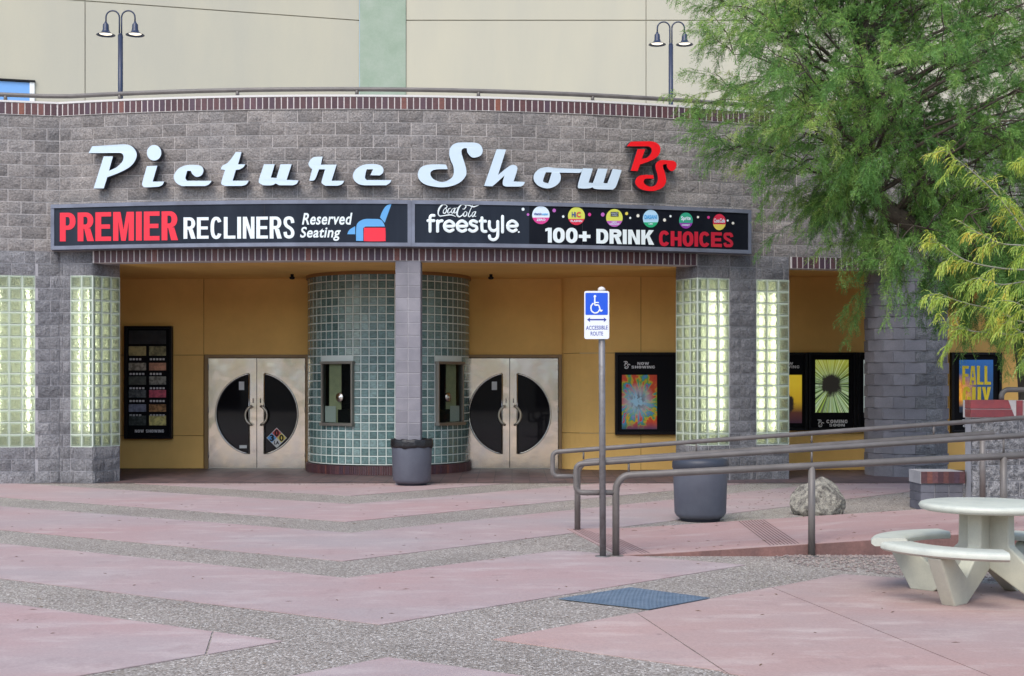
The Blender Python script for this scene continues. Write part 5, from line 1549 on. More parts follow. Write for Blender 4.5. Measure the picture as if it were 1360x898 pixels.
# ------------------------------------------------------------------ accessible route sign
YS = 12.86
sp = thing('route_sign', ((799 - CX) * YS / F, YS, 0), 'blue and white accessible route sign on a thin grey post', 'sign')
X0 = (799 - CX) * YS / F
MB().tube([(X0 + 0.012, YS, 0.0), (X0, YS, 2.54)], 0.031, 14).lathe([(0.075, 0.0), (0.075, 0.012)], (X0 + 0.012, YS, 0), 16).build('post', MT['steel'], sp)
MB().lathe([(0.036, 2.52), (0.036, 2.545), (0.02, 2.562), (0.0, 2.566)], (X0, YS, 0), 14).build('post_cap', MT['cap_metal'], sp)
MT['sg_blue'] = mat('sign_blue', (0.012, 0.09, 0.62), 0.35); MT['sg_white'] = mat('sign_white', (0.74, 0.78, 0.82), 0.35); MT['sg_navy'] = mat('sign_navy', (0.02, 0.04, 0.30), 0.4)
YP = YS - 0.045
def zs(x, y): return (765 + x / 10.567, 375 + y / 10.567)
def rrect(x0, y0, x1, y1, r, n=5):
    out = []
    for cx_, cy, a0 in ((x1 - r, y0 + r, -90), (x1 - r, y1 - r, 0), (x0 + r, y1 - r, 90), (x0 + r, y0 + r, 180)):
        out += [(cx_ + r * math.cos(math.radians(a0 + 90 * i / n)), cy + r * math.sin(math.radians(a0 + 90 * i / n))) for i in range(n + 1)]
    return out
pl = on_plane(YP)
plate = [pl(*zs(*p)) for p in rrect(116, 122, 466, 796, 28)]
pb = MB(); n = len(plate)
pb.add(plate + [p + Vector((0, 0.004, 0)) for p in plate], [tuple(range(n)), tuple(range(2 * n - 1, n - 1, -1))] + [(i, n + i, n + (i + 1) % n, (i + 1) % n) for i in range(n)])
pb.build('sign_plate', MT['sg_white'], sp)
MB().box(X0 - 0.02, X0 + 0.02, YP + 0.005, YS - 0.025, 2.36, 2.39).box(X0 - 0.02, X0 + 0.02, YP + 0.005, YS - 0.025, 2.13, 2.16).build('bracket', MT['steel'], sp)
p1_, p2_ = on_plane(YP - 0.001), on_plane(YP - 0.002)
flat_poly([zs(*p) for p in rrect(132, 148, 447, 458, 14)], p1_, 'sg_blue', sp, 'blue_field')
whl = MB()
def ws(pts, w): stroke([zs(*p) for p in pts], w, p2_, sp, 'sg_white', mb=whl, n=8, depth=0.002)
ws([(266, 198), (266, 199)], 3.6)
ws([(264, 210), (264, 265), (268, 320), (318, 326), (345, 402), (365, 395)], 2.1)
ws([(268, 285), (315, 285)], 1.6)
ws([(238, 300), (212, 340), (218, 400), (262, 432), (310, 418), (332, 385)], 2.0)
whl.build('wheelchair_symbol', MT['sg_white'], sp)
ar = MB()
flat_poly([zs(*p) for p in ((185, 514), (400, 514), (400, 534), (185, 534))], p1_, 'sg_navy', sp, 'a', ar)
flat_poly([zs(*p) for p in ((155, 524), (200, 492), (190, 524), (200, 560))], p2_, 'sg_navy', sp, 'a', ar)
flat_poly([zs(*p) for p in ((430, 524), (388, 492), (398, 524), (388, 560))], p2_, 'sg_navy', sp, 'a', ar)
ar.build('arrow', MT['sg_navy'], sp)
put_text('ACCESSIBLE', zs(140, 612), zs(445, 606), zs(140, 668), zs(445, 662), p1_, 'sg_navy', sp, bold=0.012)
put_text('ROUTE', zs(205, 692), zs(380, 692), zs(205, 748), zs(380, 748), p1_, 'sg_navy', sp, bold=0.012)

# ------------------------------------------------------------------ ramp handrails
def handrail(label, Y, low_pts, up_start, up_end, posts, ext, stubs, base_z, low_end_px):
    s = F / Y
    def X(px): return (px - CX) / s
    t = thing('handrail', (X(posts[0]), Y, 0), label, 'railing', 'handrails of the ramp')
    (lx0, lz0), (lx1, lz1) = low_pts
    def zl(x): return lz0 + (lz1 - lz0) * (x - lx0) / (lx1 - lx0)
    xp = X(posts[0])
    # first post bends into the lower rail
    pts = [(xp, Y, base_z(xp))] + [(xp, Y, lz0 - 0.16)]
    for i in range(1, 8):
        a = math.pi / 2 * i / 7
        pts.append((xp + 0.14 * (1 - math.cos(a)), Y, lz0 - 0.15 + 0.15 * math.sin(a)))
    xe = X(low_end_px)
    pts.append((xe, Y, zl(xe)))
    MB().tube(pts, 0.034, 12).lathe([(0.075, base_z(xp) + 0.0), (0.075, base_z(xp) + 0.012)], (xp, Y, 0), 16).build('guard_rail', MT['pipe'], t)
    for p in posts[1:]:
        x = X(p)
        MB().tube([(x, Y, base_z(x) - 0.01), (x, Y, zl(x) - 0.01)], 0.034, 12).lathe([(0.07, base_z(x)), (0.07, base_z(x) + 0.012)], (x, Y, 0), 16).build('post', MT['pipe'], t)
    # upper grab rail with its returned loop
    (ux0, uz0), (ux1, uz1) = up_start, up_end
    yr = Y + (0.0)
    def zu(x): return uz0 + (uz1 - uz0) * (x - ux0) / (ux1 - ux0)
    hr = 0.115
    loop = [(xp, yr, zu(ux0) - 0.275)]
    cx_ = ux0 + 0.06
    loop.append((cx_, yr, zu(ux0) - 0.275))
    for i in range(1, 7):
        a = math.pi / 2 * i / 6
        loop.append((cx_ - 0.06 * math.sin(a), yr, zu(ux0) - 0.215 - 0.06 * math.cos(a)))
    for i in range(0, 7):
        a = math.pi / 2 * i / 6
        loop.append((cx_ - 0.06 * math.cos(a), yr, zu(ux0) - 0.06 + 0.06 * math.sin(a)))
    loop.append((ux1, yr, zu(ux1)))
    MB().tube(loop, 0.026, 12).build('grab_rail', MT['pipe'], t)
    for p in stubs:
        x = X(p)
        MB().tube([(x, Y, zl(x) + 0.02), (x, Y, zu(x) - 0.01)], 0.011, 8).build('stub', MT['pipe'], t)
    return t
sA, sB = 118.8, 139.5
def xa(px): return (px - CX) / sA
def xb(px): return (px - CX) / sB
def za(y): return EYE - (y - HY) / sA
def zb_(y): return EYE - (y - HY) / sB
handrail('far handrail of the ramp, in front of the glass block pier', F / sA, ((xa(767), za(613)), (xa(1300), za(577))), (xa(734), za(600)), (xa(1480), za(546)), (767, 1305), None, (775, 925, 1078, 1240), lambda x: ramp_z(x) if x > 1 else 0.0, 1320)
handrail('near handrail of the ramp, beside the accessible route sign', F / sB, ((xb(818), zb_(631)), (xb(1360), zb_(604))), (xb(765), zb_(616)), (xb(1640), zb_(560)), (818, 1078, 1333, 1590), None, (835, 1078, 1333, 1590), lambda x: 0.0 if x < 4.0 else ramp_z(x) - 0.02, 1650)

# ------------------------------------------------------------------ round picnic table with curved benches
TC = Vector((3.657, 10.45, 0))
tb_ = thing('picnic_table', tuple(TC), 'round cream picnic table with curved benches in the right foreground', 'table')
MB().lathe([(0.0, 0.672), (0.465, 0.672), (0.49, 0.682), (0.503, 0.705), (0.49, 0.725), (0.465, 0.732), (0.0, 0.735)], tuple(TC), 64).build('table_top', MT['table_top'], tb_)
prof = [(0.012, 0.664), (0.20, 0.664), (0.205, 0.41), (0.43, 0.205), (0.64, 0.375), (0.835, 0.375), (0.61, 0.0), (0.42, 0.0), (0.012, 0.25)]
for k in range(4):
    a = math.radians(45 + 90 * k)
    d, n_ = Vector((math.cos(a), math.sin(a), 0)), Vector((-math.sin(a), math.cos(a), 0))
    th = 0.056
    mb = MB()
    vs = [TC + d * r + n_ * th + Vector((0, 0, z)) for r, z in prof] + [TC + d * r - n_ * th + Vector((0, 0, z)) for r, z in prof]
    n = len(prof)
    tri = tessellate_polygon([[Vector((r, z, 0)) for r, z in prof]])
    fs = []
    for t3 in tri:
        q = [Vector((prof[i][0], prof[i][1])) for i in t3]
        ccw = (q[1] - q[0]).cross(q[2] - q[0]) > 0 if hasattr(Vector((0, 0)), 'cross') else True
        fs.append(tuple(t3) if not ccw else tuple(t3)[::-1]); fs.append(tuple(i + n for i in (tuple(t3)[::-1] if not ccw else tuple(t3))))
    fs += [(i, n + i, n + (i + 1) % n, (i + 1) % n) for i in range(n)]
    mb.add(vs, fs)
    lg = mb.build('leg', MT['table'], tb_, 0.012, 2)
    bmx = bmesh.new(); bmx.from_mesh(lg.data); bmesh.ops.recalc_face_normals(bmx, faces=bmx.faces)
    bmesh.ops.dissolve_limit(bmx, angle_limit=0.02, verts=bmx.verts, edges=bmx.edges); bmx.to_mesh(lg.data); bmx.free()
    # bench
    mb = MB(); vs, fs = [], []
    N = 18
    pr_ = [(0.59, 0.385), (0.835, 0.378), (0.859, 0.395), (0.861, 0.42), (0.843, 0.438), (0.815, 0.443), (0.615, 0.443), (0.593, 0.435), (0.585, 0.415)]
    m_ = len(pr_)
    for i in range(N + 1):
        b2 = a + math.radians(36.5) * (2 * i / N - 1)
        for r, z in pr_: vs.append(TC + Vector((r * math.cos(b2), r * math.sin(b2), z)))
    for i in range(N):
        for j in range(m_): fs.append((i * m_ + j, (i + 1) * m_ + j, (i + 1) * m_ + (j + 1) % m_, i * m_ + (j + 1) % m_))
    mb.add(vs, fs, 0, True)
    mb.add(vs[:m_], [tuple(range(m_))]); mb.add(vs[-m_:], [tuple(range(m_ - 1, -1, -1))])
    bo = mb.build('bench', MT['table_top'], tb_)
    bmx = bmesh.new(); bmx.from_mesh(bo.data); bmesh.ops.remove_doubles(bmx, verts=bmx.verts, dist=0.0005); bmesh.ops.recalc_face_normals(bmx, faces=bmx.faces); bmx.to_mesh(bo.data); bmx.free()
    md = bo.modifiers.new('edge', 'EDGE_SPLIT'); md.split_angle = math.radians(50)

# ------------------------------------------------------------------ boulder
from mathutils import noise as mnoise
bmx = bmesh.new(); bmesh.ops.create_icosphere(bmx, subdivisions=5, radius=1.0)
for v in bmx.verts:
    c = v.co.normalized()
    k = 1 + 0.30 * mnoise.noise(c * 1.3 + Vector((4, 1, 2))) + 0.10 * mnoise.noise(c * 3.3) + 0.05 * mnoise.noise(c * 8) + 0.02 * mnoise.noise(c * 20)
    q = c * k
    for nn, dd in ((Vector((-0.75, -0.45, 0.5)), 0.72), (Vector((0.6, -0.4, 0.72)), 0.80), (Vector((0.1, -0.9, 0.15)), 0.82), (Vector((0.95, 0.1, 0.2)), 0.9)):
        nn = nn.normalized(); e = q.dot(nn) - dd
        if e > 0: q -= nn * e * 0.85
    v.co = Vector((q.x * 0.335, q.y * 0.28, max(q.z * 0.29 + 0.16, -0.02)))
g = G(1087, 683.5)
me = bpy.data.meshes.new('boulder'); bmx.to_mesh(me); bmx.free(); me.materials.append(MT['granite'])
me.polygons.foreach_set('use_smooth', [True] * len(me.polygons))
bo = bpy.data.objects.new('boulder', me); bo.location = g; link(bo)
tag(bo, 'speckled granite boulder behind the ramp', 'rock')

# ------------------------------------------------------------------ planter wall and low pedestal on the right
YW = 17.3
def pxx(px, Y=YW): return (px - CX) * Y / F
pw = thing('planter_wall', (pxx(1330), YW, 0), 'rough block planter wall with red brick capping behind the table', 'wall')
xl, xr = pxx(1291), 9.6
items = []
for row in range(6):
    z = row * COURSE + 0.006
    for a, c in runs(0, xr - xl, row):
        items.append((a, 'split%d' % random.randrange(10), Matrix.Translation((xl + (a + c) / 2, YW, z)) @ SX((c - a) / 0.394)))
lay('block', items, pw, 'rough_grey')
zt = 6 * COURSE
MB().box(xl + 0.012, xr, YW + 0.012, YW + 0.30, 0, zt - 0.001).build('mortar_core', MT['mortar_grey'], pw)
MB().box(xl - 0.012, xr, YW - 0.012, YW + 0.31, zt, zt + 0.225).build('capping_mortar', MT['mortar'], pw)
# two long glazed bricks at the corner, then upright ones
for z0, z1, xe0, xe1 in ((zt + 0.008, zt + 0.108, 0.50, 0.54), (zt + 0.118, zt + 0.229, 0.455, 0.495)):
    mb = MB()
    y0 = YW - 0.026
    mb.add([(xl - 0.026, y0, z0), (xl + xe1, y0, z0), (xl + xe0, y0, z1), (xl - 0.026, y0, z1), (xl - 0.026, YW + 0.2, z0), (xl + xe1, YW + 0.2, z0), (xl + xe0, YW + 0.2, z1), (xl - 0.026, YW + 0.2, z1)],
           [(0, 1, 2, 3), (4, 7, 6, 5), (0, 4, 5, 1), (1, 5, 6, 2), (2, 6, 7, 3), (3, 7, 4, 0)])
    mb.build('capping_brick', MT['red_glaze'], pw, 0.005)
x = xl + 0.60
while x < xr - 0.05:
    o = bpy.data.objects.new('capping_brick', shape_mesh('brick', 'red_glaze')); link(o, pw)
    o.matrix_local = Matrix.Translation(-ORG[pw.name]) @ Matrix.Translation((x, YW - 0.026, zt + 0.012)) @ SX(0.95, 1.1)
    x += 0.1
rl = thing('planter_rail', (xl + 0.5, YW + 0.12, zt + 0.23), 'short bent pipe rail on top of the red capping', 'railing')
pts = [(xl + 0.42, YW + 0.12, zt + 0.225)]
for i in range(8):
    a = math.pi / 2 * i / 7
    pts.append((xl + 0.42 + 0.09 * (1 - math.cos(a)), YW + 0.12, zt + 0.27 + 0.09 * math.sin(a)))
pts.append((xr - 0.1, YW + 0.12, zt + 0.36))
MB().tube(pts, 0.034, 12).tube([(xr - 0.3, YW + 0.12, zt + 0.225), (xr - 0.3, YW + 0.12, zt + 0.355)], 0.03, 10).build('pipe', MT['pipe'], rl)

YQ = 17.55
pd = thing('low_pedestal', (pxx(1256, YQ), YQ, 0), 'low dark block pedestal with a brick top against the planter wall', 'pedestal')
xa0, xa1 = pxx(1223, YQ), xl - 0.03
MB().box(xa0 + 0.012, xa1, YQ + 0.012, YQ + 0.5, 0, 0.345).build('mortar_core', MT['mortar_grey'], pd)
items = []
wq = (xa1 - xa0) / 3
for row in range(3):
    z = row * 0.115 + 0.003
    for k in range(3):
        items.append((0, 'half', Matrix.Translation((xa0 + (k + 0.5) * wq, YQ, z)) @ SX((wq - 0.008) / 0.195, 0.109 / 0.193)))
    for k in range(2):
        items.append((1, 'half', Matrix.Translation((xa0, YQ + 0.25 * k + 0.13, z)) @ Matrix.Rotation(-math.pi / 2, 4, 'Z') @ SX(1.24, 0.109 / 0.193)))
lay('block', items, pd, 'dark_block')
MB().box(xa0 - 0.008, xa1, YQ - 0.008, YQ + 0.5, 0.346, 0.508).build('capping_mortar', MT['mortar_grey'], pd)
for k in range(8):
    o = bpy.data.objects.new('capping_brick', shape_mesh('brick', 'brick')); link(o, pd)
    o.matrix_local = Matrix.Translation(-ORG[pd.name]) @ Matrix.Translation((xa0 + 0.04 + k * (xa1 - xa0 - 0.03) / 7.4, YQ - 0.022, 0.352)) @ SX(0.95, 0.80)

# ------------------------------------------------------------------ ground cover plate and gravel
cq = [G(742, 797), G(862, 811), G(943, 796), G(838, 782)]
dc = MB()
vs = [p + Vector((0, 0, 0.007)) for p in cq] + [p + Vector((0, 0, 0.013)) for p in cq]
dc.add(vs, [(4, 5, 6, 7), (0, 1, 5, 4), (1, 2, 6, 5), (2, 3, 7, 6), (3, 0, 4, 7)])
dco = thing('ground_cover', tuple(sum(cq, Vector()) / 4), 'flat blue-grey access cover set in the plaza paving', 'access cover')
dc.build('plate', MT['drain'], dco)
tm = MB()
def cpt(a, b_): return (cq[0] * (1 - a) + cq[1] * a) * (1 - b_) + (cq[3] * (1 - a) + cq[2] * a) * b_
for i in range(22):
    for j in range(16):
        c = cpt((i + 0.5) / 22, (j + 0.5) / 16); r = 0.011
        ang = 0.7 if (i + j) % 2 else 2.2
        dx, dy = math.cos(ang) * 0.019, math.sin(ang) * 0.019
        tm.add([(c.x - dx, c.y - dy, 0.0135), (c.x + dy * .3, c.y - dx * .3, 0.0155), (c.x + dx, c.y + dy, 0.0135), (c.x - dy * .3, c.y + dx * .3, 0.0155)], [(0, 1, 2, 3)])
tag(tm.build('tread_studs', MT['drain'], dco), kind='stuff')

gv, gf = [], []
rr = random.Random(21)
N = 0
poly_g = [(2.15, 12.9), (9.0, 12.9), (9.0, 10.0), (5.2, 10.4), (4.4, 11.05), (2.9, 11.9)]
def inside(x, y, pg):
    r = False; n = len(pg); j = n - 1
    for i in range(n):
        if (pg[i][1] > y) != (pg[j][1] > y) and x < (pg[j][0] - pg[i][0]) * (y - pg[i][1]) / (pg[j][1] - pg[i][1]) + pg[i][0]: r = not r
        j = i
    return r
def pebble(x, y, s):
    b0 = len(gv)
    sx, sy, sz_ = s * rr.uniform(.7, 1.3), s * rr.uniform(.7, 1.3), s * rr.uniform(.5, .9)
    a = rr.uniform(0, 3.14); ca, sa = math.cos(a), math.sin(a)
    for p in ((1, 0, .3), (0, 1, .35), (-1, 0, .25), (0, -1, .3), (.2, .1, 1), (0, 0, -.3)):
        X_, Y_ = p[0] * sx, p[1] * sy
        gv.append((x + X_ * ca - Y_ * sa, y + X_ * sa + Y_ * ca, max(0.0, p[2] * sz_)))
    for f in ((0, 1, 4), (1, 2, 4), (2, 3, 4), (3, 0, 4), (1, 0, 5), (2, 1, 5), (3, 2, 5), (0, 3, 5)): gf.append(tuple(b0 + i for i in f))
while N < 5200:
    x, y = rr.uniform(2.1, 7.2), rr.uniform(10.2, 12.9)
    if inside(x, y, poly_g) and rr.random() < 0.25 + 0.75 * min(1, max(0, (x - 2.2) / 1.2)):
        pebble(x, y, rr.uniform(0.008, 0.022)); N += 1
for _ in range(900):
    pebble(rr.uniform(2.6, 7.0), RY0 - abs(rr.gauss(0, 0.05)) - 0.01, rr.uniform(0.012, 0.03))
for _ in range(500):
    pebble(rr.uniform(3.4, 6.5), RY1 + 0.05 + abs(rr.gauss(0, 0.10)), rr.uniform(0.012, 0.028))
gm_ = MB(); gm_.add(gv, gf)
tag(gm_.build('gravel', MT['pebble']), 'loose brown gravel along the foot of the ramp', 'gravel', None, 'stuff')

# ------------------------------------------------------------------ trees
def bez(a, b_, c, n):
    return [a * (1 - t) ** 2 + b_ * (2 * t * (1 - t)) + c * t * t for t in np.linspace(0, 1, n)]
class Leaves:
    def __init__(self): self.v, self.t, self.n = [], [], 0
    def quads(self, base, d, side, L, W, tint):
        """narrow leaf blades: base, direction, side vectors (n,3)"""
        tip = base + d * L[:, None]
        mid = base + d * (L * 0.45)[:, None]
        a = mid + side * W[:, None]; c = mid - side * W[:, None]
        V = np.stack([base, a, tip, c], 1).reshape(-1, 3)
        self.v.append(V); self.t.append(np.repeat(tint, 4))
        self.n += len(base)
    def build(self, name, m, parent):
        V = np.concatenate(self.v).astype(np.float32); T = np.concatenate(self.t).astype(np.float32)
        o0 = ORG[parent.name]; V -= np.array(o0, dtype=np.float32)
        me = bpy.data.meshes.new(name)
        nq = len(V) // 4
        me.vertices.add(len(V)); me.vertices.foreach_set('co', V.ravel())
        me.loops.add(nq * 4); me.loops.foreach_set('vertex_index', np.arange(nq * 4, dtype=np.int32))
        me.polygons.add(nq); me.polygons.foreach_set('loop_start', np.arange(0, nq * 4, 4, dtype=np.int32)); me.polygons.foreach_set('loop_total', np.full(nq, 4, dtype=np.int32))
        at = me.attributes.new('tint', 'FLOAT', 'POINT'); at.data.foreach_set('value', T)
        me.materials.append(m); me.update(); me.validate()
        o = bpy.data.objects.new(name, me); link(o, parent); ORG[o.name] = o0
        return o
def unit(a): return a / np.maximum(np.linalg.norm(a, axis=-1, keepdims=True), 1e-9)
def np3(v): return np.array([v[0], v[1], v[2]], float)

# large feathery tree
TY = 18.6
bt = thing('feathery_tree', (7.15, 18.5, 0), 'large feathery green tree hanging over the right end of the wall', 'tree')
def tp(x, y, dY=0.0): return np3(P(x, y, TY + dY))
trunk = [np3((7.15, 18.5, -0.05)), np3((7.1, 18.5, 1.2)), np3((6.95, 18.5, 2.4)), tp(1300, 350), tp(1225, 305), tp(1168, 268), tp(1152, 214), tp(1142, 120), tp(1150, 20), tp(1165, -90), tp(1170, -170)]
trad = [0.19, 0.165, 0.15, 0.14, 0.13, 0.115, 0.09, 0.07, 0.05, 0.03, 0.012]
def smooth_path(pts, k=5):
    out = []; n = len(pts)
    for i in range(n - 1):
        p0, p1, p2, p3 = pts[max(i - 1, 0)], pts[i], pts[i + 1], pts[min(i + 2, n - 1)]
        for t in np.linspace(0, 1, k, endpoint=False):
            out.append(0.5 * (2 * p1 + (p2 - p0) * t + (2 * p0 - 5 * p1 + 4 * p2 - p3) * t * t + (3 * p1 - p0 - 3 * p2 + p3) * t ** 3))
    return out + [pts[-1]]
tpath = smooth_path(trunk); trr = list(np.interp(np.linspace(0, 1, len(tpath)), np.linspace(0, 1, len(trad)), trad))
wood = MB(); wood.tube([Vector(p) for p in tpath], trr, 10)
wood.build('trunk', MT['bark'], bt)
limbs = MB()
crown_poly = [(955, -10), (950, 80), (972, 150), (1000, 210), (1050, 258), (1085, 288), (1130, 300), (1190, 305), (1270, 345), (1400, 420), (1520, 340), (1540, 100), (1460, -80), (1260, -150), (1060, -120), (950, -60)]
rng = np.random.default_rng(42)
targets = []
while len(targets) < 88:
    best = None
    for _ in range(14):                     # keep the limb ends evenly spread through the crown
        x, y = rng.uniform(900, 1540), rng.uniform(-150, 420)
        if not inside(x, y, crown_poly): continue
        dm = min([1e9] + [math.hypot(x - t[0], y - t[1]) for t in targets])
        if best is None or dm > best[0]: best = (dm, x, y)
    if best is None: continue
    x, y = best[1:]
    e = ((x - 1220) / 330) ** 2 + ((y - 130) / 290) ** 2
    dep = 2.3 * math.sqrt(max(0.05, 1 - min(e, 0.95)))
    targets.append((x, y, rng.uniform(-dep, dep * 0.85)))
LV = Leaves()
def add_limb(a, c, r0, r1, sag, n=9):
    mid = (a + c) / 2 + np.array([0, 0, sag]) + rng.normal(0, 0.12, 3)
    pth = bez(a, mid, c, n)
    for i in range(1, n - 1): pth[i] = pth[i] + rng.normal(0, 0.025, 3)
    limbs.tube([Vector(p) for p in pth], list(np.linspace(r0, r1, n)), 5, caps=False)
    return pth
def fronds(tw, tint, every=0.025, fl=(0.10, 0.17)):
    """feathery fronds along a twig: two ranks of narrow leaflets on each frond"""
    tw = np.array(tw); seg = np.linalg.norm(np.diff(tw, axis=0), axis=1); L = seg.sum()
    n = max(3, int(L / every))
    s = np.sort(rng.uniform(0.08, 1.0, n)) * L
    cum = np.concatenate([[0], np.cumsum(seg)])
    base = np.stack([np.interp(s, cum, tw[:, i]) for i in range(3)], 1)
    tang = unit(np.stack([np.interp(s, cum, np.gradient(tw[:, i])) for i in range(3)], 1))
    out = rng.normal(0, 1, (n, 3)); out -= (out * tang).sum(1, keepdims=True) * tang; out = unit(out)
    d = unit(tang * 0.75 + out * 0.75 + np.array([0, 0, -0.45]))
    fl_ = rng.uniform(fl[0], fl[1], n)
    side = unit(np.cross(d, rng.normal(0, 1, (n, 3))))
    nl = 7
    tt = (np.arange(nl) + 1) / (nl + 0.3)
    B = base[:, None, :] + d[:, None, :] * (fl_[:, None] * tt)[:, :, None] + np.array([0, 0, -1.0]) * (0.25 * fl_[:, None] * tt * tt)[:, :, None]
    for sg in (-1, 1):
        dd = unit(d[:, None, :] * 0.75 + side[:, None, :] * sg * 0.7 + rng.normal(0, 0.18, (n, nl, 3)))
        sd = unit(np.cross(dd, rng.normal(0, 1, (n, nl, 3))))
        Ls = rng.uniform(0.032, 0.056, (n, nl)); Ws = rng.uniform(0.0030, 0.0050, (n, nl))
        ti = np.clip(tint + rng.normal(0, 0.13, (n, 1)) + rng.normal(0, 0.05, (n, nl)), 0, 1)
        LV.quads(B.reshape(-1, 3), dd.reshape(-1, 3), sd.reshape(-1, 3), Ls.ravel(), Ws.ravel(), ti.ravel())
    tip = np.minimum(fl_, 0.2)
    LV.quads(base, unit(d + np.array([0, 0, -0.12])), side, tip, np.full(n, 0.0014), np.full(n, min(1, tint + 0.1)))
cen = tp(1190, 170)
for (x, y, dy) in targets:
    c = tp(x, y, dy)
    # leave the trunk a little lower than the target
    k = int(np.argmin([abs(p[2] - (c[2] - 0.5 - 0.25 * np.linalg.norm(c[:2] - p[:2]))) + 0.15 * np.linalg.norm(c - p) + (5 if i < 14 else 0) for i, p in enumerate(tpath)]))
    a = tpath[k]
    pth = add_limb(a, c, min(0.034, trr[k] * 0.5), 0.006, 0.25)
    for q in range(9):
        i = rng.integers(2, len(pth))
        s0 = pth[i]
        outw = unit(s0 - cen + rng.normal(0, 0.7, 3)); outw[2] += 0.15
        ln = rng.uniform(0.45, 0.95)
        e = s0 + unit(outw) * ln
        sub = add_limb(s0, e, 0.010, 0.003, 0.06, 6)
        base_t = float(np.clip(0.40 + 0.16 * (outw[0] < 0) + rng.normal(0, 0.2), 0.02, 0.98))  # left-reaching sprays lighter: side light put into the leaf tint
        for w in range(4):
            j = rng.integers(1, len(sub))
            b0 = sub[j]
            dirn = unit(unit(e - s0) * 0.9 + rng.normal(0, 0.55, 3) + np.array([-0.15, -0.05, 0.1]))
            tl = rng.uniform(0.35, 0.80)
            tw = [b0 + dirn * tl * t + np.array([0, 0, -0.30 * tl * t * t]) for t in np.linspace(0, 1, 7)]
            limbs.tube([Vector(p) for p in tw], list(np.linspace(0.0035, 0.0012, 7)), 3, caps=False)
            fronds(tw, base_t)
limbs.build('limbs', MT['bark'], bt)
LV.build('crown', MT['leaf'], bt)

# smaller yellow-green tree in front of it
ty = 16.6
yt = thing('willowy_tree', (6.95, 17.75, 0), 'small yellow-green tree with drooping leaves at the right edge', 'tree')
def yp(x, y, d=0.0): return np3(P(x, y, ty + d))
def vz(x, y, d=0.0): return yp(1204 + x / 2.806, 180 + y / 2.806, d)
hub = yp(1425, 360)
hub2 = yp(1435, 250)
tk = smooth_path([np3((6.95, 17.75, -0.05)), np3((6.9, 17.6, 1.2)), np3((6.88, 17.1, 2.2)), hub, hub2, yp(1425, 130), yp(1440, 40)])
MB().tube([Vector(p) for p in tk], list(np.linspace(0.075, 0.008, len(tk))), 9).build('trunk', MT['bark_pale'], yt)
LV = Leaves(); limbs = MB()
branches = [[hub, vz(505, 440, -.1), vz(420, 330, -.2), vz(330, 215, -.3), vz(240, 130, -.35), vz(150, 60, -.4)],
            [hub2, vz(505, 335, .1), vz(440, 300, .05), vz(370, 215, 0), vz(320, 170, -.05)],
            [hub, vz(430, 500, .2), vz(330, 492, .15), vz(220, 465, .1), vz(130, 408, .1), vz(85, 385, .1)],
            [hub, vz(505, 545, -.3), vz(440, 545, -.4), vz(350, 555, -.45), vz(270, 530, -.5)],
            [hub, vz(470, 690, -.1), vz(330, 650, -.2), vz(210, 622, -.25), vz(125, 590, -.3)],
            [hub, vz(450, 725, .25), vz(330, 735, .2), vz(220, 725, .15), vz(115, 690, .1)],
            [hub2, vz(560, 200, -.2), vz(505, 140, -.3), vz(450, 110, -.3)],
            [hub, vz(560, 640, -.5), vz(480, 650, -.6), vz(400, 620, -.65)],
            [hub, vz(520, 760, -.2), vz(450, 745, -.25), vz(380, 700, -.3)],
            [hub, vz(520, 420, -.4), vz(430, 410, -.5), vz(330, 395, -.55), vz(180, 310, -.5)],
            [hub, vz(560, 780, -.1), vz(500, 790, -.2), vz(455, 800, -.2)]]
for k in range(15):
    a = hub if k % 2 else hub2
    ang = rng.uniform(-1.3, 2.2)
    e = a + np.array([math.cos(ang) * rng.uniform(0.5, 1.5) + 0.3, rng.uniform(-0.9, 0.9), rng.uniform(-0.3, 1.1)])
    branches.append([a, (a + e) / 2 + np.array([0, 0, .2]), e])
def droop(tw, tint, dens):
    tw = np.array(tw); seg = np.linalg.norm(np.diff(tw, axis=0), axis=1); L = seg.sum(); cum = np.concatenate([[0], np.cumsum(seg)])
    n = max(4, int(L * dens))
    s = rng.uniform(0.0, 1.0, n) ** 0.8 * L
    base = np.stack([np.interp(s, cum, tw[:, i]) for i in range(3)], 1)
    tang = unit(np.stack([np.interp(s, cum, np.gradient(tw[:, i])) for i in range(3)], 1))
    out = rng.normal(0, 1, (n, 3)); d = unit(tang * 0.7 + out * 0.35 + np.array([0, 0, -0.35]))
    side = unit(np.cross(d, rng.normal(0, 1, (n, 3)) + np.array([0, 1.2, 0])))
    Lf = rng.uniform(0.11, 0.19, n); W = rng.uniform(0.006, 0.010, n)
    ti = np.clip(tint + rng.normal(0, 0.16, n), 0, 1)
    # each leaf bends down: three short blades end to end
    p = base
    for k in range(3):
        dk = unit(d + np.array([0, 0, -0.55 * k]))
        w = W * (0.85, 1.0, 0.7)[k]
        LV.quads(p - dk * (Lf * 0.03)[:, None], dk, side, Lf * 0.42, w, ti)
        p = p + dk * (Lf * 0.33)[:, None]
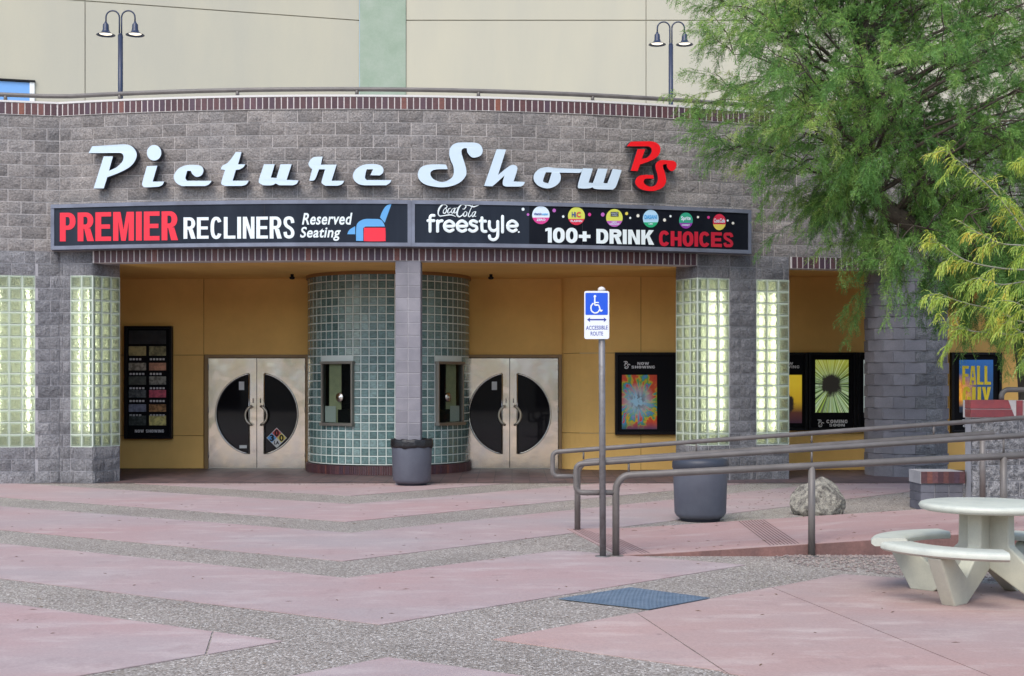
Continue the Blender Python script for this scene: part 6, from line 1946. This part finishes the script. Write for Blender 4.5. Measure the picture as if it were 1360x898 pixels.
for bi, br_ in enumerate(branches):
    pth = smooth_path([np.array(p) for p in br_], 5)
    n = len(pth)
    main = bi < 11
    limbs.tube([Vector(p) for p in pth], list(np.linspace(0.016, 0.0035, n)), 6, caps=False)
    i0 = int(n * (0.30 if main else 0.4))
    droop(pth[i0:], rng.uniform(0.35, 0.75), 34)
    for w in range(11 if main else 8):
        j = rng.integers(i0, n)
        tdir = unit(pth[min(j + 1, n - 1)] - pth[max(j - 1, 0)] + rng.normal(0, 0.0001, 3))
        dirn = unit(tdir * 0.8 + rng.normal(0, 0.6, 3) * np.array([0.6, 0.9, 0.8]))
        tl = rng.uniform(0.14, 0.36)
        tw = [pth[j] + dirn * tl * t + np.array([0, 0, -0.35 * tl * t * t]) for t in np.linspace(0, 1, 5)]
        limbs.tube([Vector(p) for p in tw], list(np.linspace(0.004, 0.0015, 5)), 4, caps=False)
        droop(tw, float(np.clip(rng.normal(0.5, 0.22), 0, 1)), 95)
limbs.build('limbs', MT['bark_pale'], yt)
LV.build('crown', MT['leaf_y'], yt)

# dry leaf litter scattered on the paving, thicker under the trees
lf, lq = [], []
rr = random.Random(77)
def litter(x, y, z0):
    b0 = len(lf); L_, w_ = rr.uniform(0.012, 0.035), rr.uniform(0.003, 0.008); a = rr.uniform(0, 6.28); ca, sa = math.cos(a), math.sin(a)
    for p, q, h in ((-L_, 0, 0), (0, -w_, 0.004), (L_, 0, 0.001), (0, w_, 0.003)):
        lf.append((x + p * ca - q * sa, y + p * sa + q * ca, z0 + h))
    lq.append((b0, b0 + 1, b0 + 2, b0 + 3))
for _ in range(300): litter(rr.uniform(-7, 6), rr.uniform(7.6, 21.5), 0.0075)
for _ in range(90):
    x = rr.uniform(1.2, 6.5); litter(x, RY0 + 0.05 + abs(rr.gauss(0, 0.5)) if rr.random() < .4 else RY1 - abs(rr.gauss(0, 0.25)), ramp_z(x) + 0.004)
for _ in range(350): litter(rr.uniform(2.2, 6.8), rr.uniform(15.4, 21.5), 0.0075)
for _ in range(160): litter(rr.uniform(-7.5, 6), 22.1 - abs(rr.gauss(0, 0.12)), 0.0075)
MT['litter'] = mat('dry_leaf', (0.20, 0.12, 0.05), 0.9, col2=(0.10, 0.06, 0.03), nscale=30)
lb_ = MB(); lb_.add(lf, lq)
tag(lb_.build('leaf_litter', MT['litter']), 'tiny dry leaves scattered over the plaza paving', 'leaf litter', None, 'stuff')

# ------------------------------------------------------------------ unseen building and trees added behind the viewer as reflections for doors and glass
ob = thing('tan_building', (0, -36, 0), 'unseen tan arcade building added behind the viewer to be mirrored in the doors', 'building')
MT['tan'] = mat('tan_stucco', (0.74, 0.57, 0.38), 0.9, col2=(0.68, 0.52, 0.36), nscale=0.6)
wl = MB()
for i in range(11):
    x = -38.5 + 7 * i
    wl.box(x, x + 5.0, -36.0, -35.4, 0, 4.0)
wl.box(-38.5, 33.1, -36.0, -35.4, 4.0, 8.2)
wl.build('wall', MT['tan'], ob)
MB().box(-38.5, 33.1, -40.0, -39.6, 0, 8.0).build('back_wall', MT['stucco_d'], ob)
MB().box(-39, 33.6, -41.0, -35.1, 8.2, 8.6).build('roof', MT['brick'], ob)
def copy_tree(src, loc, rz, label, scale):
    r = src.copy(); COL.objects.link(r); r.location = loc; r.rotation_euler = (0, 0, rz); r.scale = (scale,) * 3
    r['label'] = label
    for ch in list(src.children):
        c = ch.copy(); COL.objects.link(c); c.parent = r
for x, y, rz, sc_, lb in ((-9.0, -13.0, 2.3, 1.0, 'unseen feathery tree copy added to be mirrored in the left door glass'), (4.5, -16.0, 0.4, 0.9, 'unseen feathery tree copy added to be mirrored in the right door glass')):
    copy_tree(bt, (x, y, 0), rz, lb, sc_)
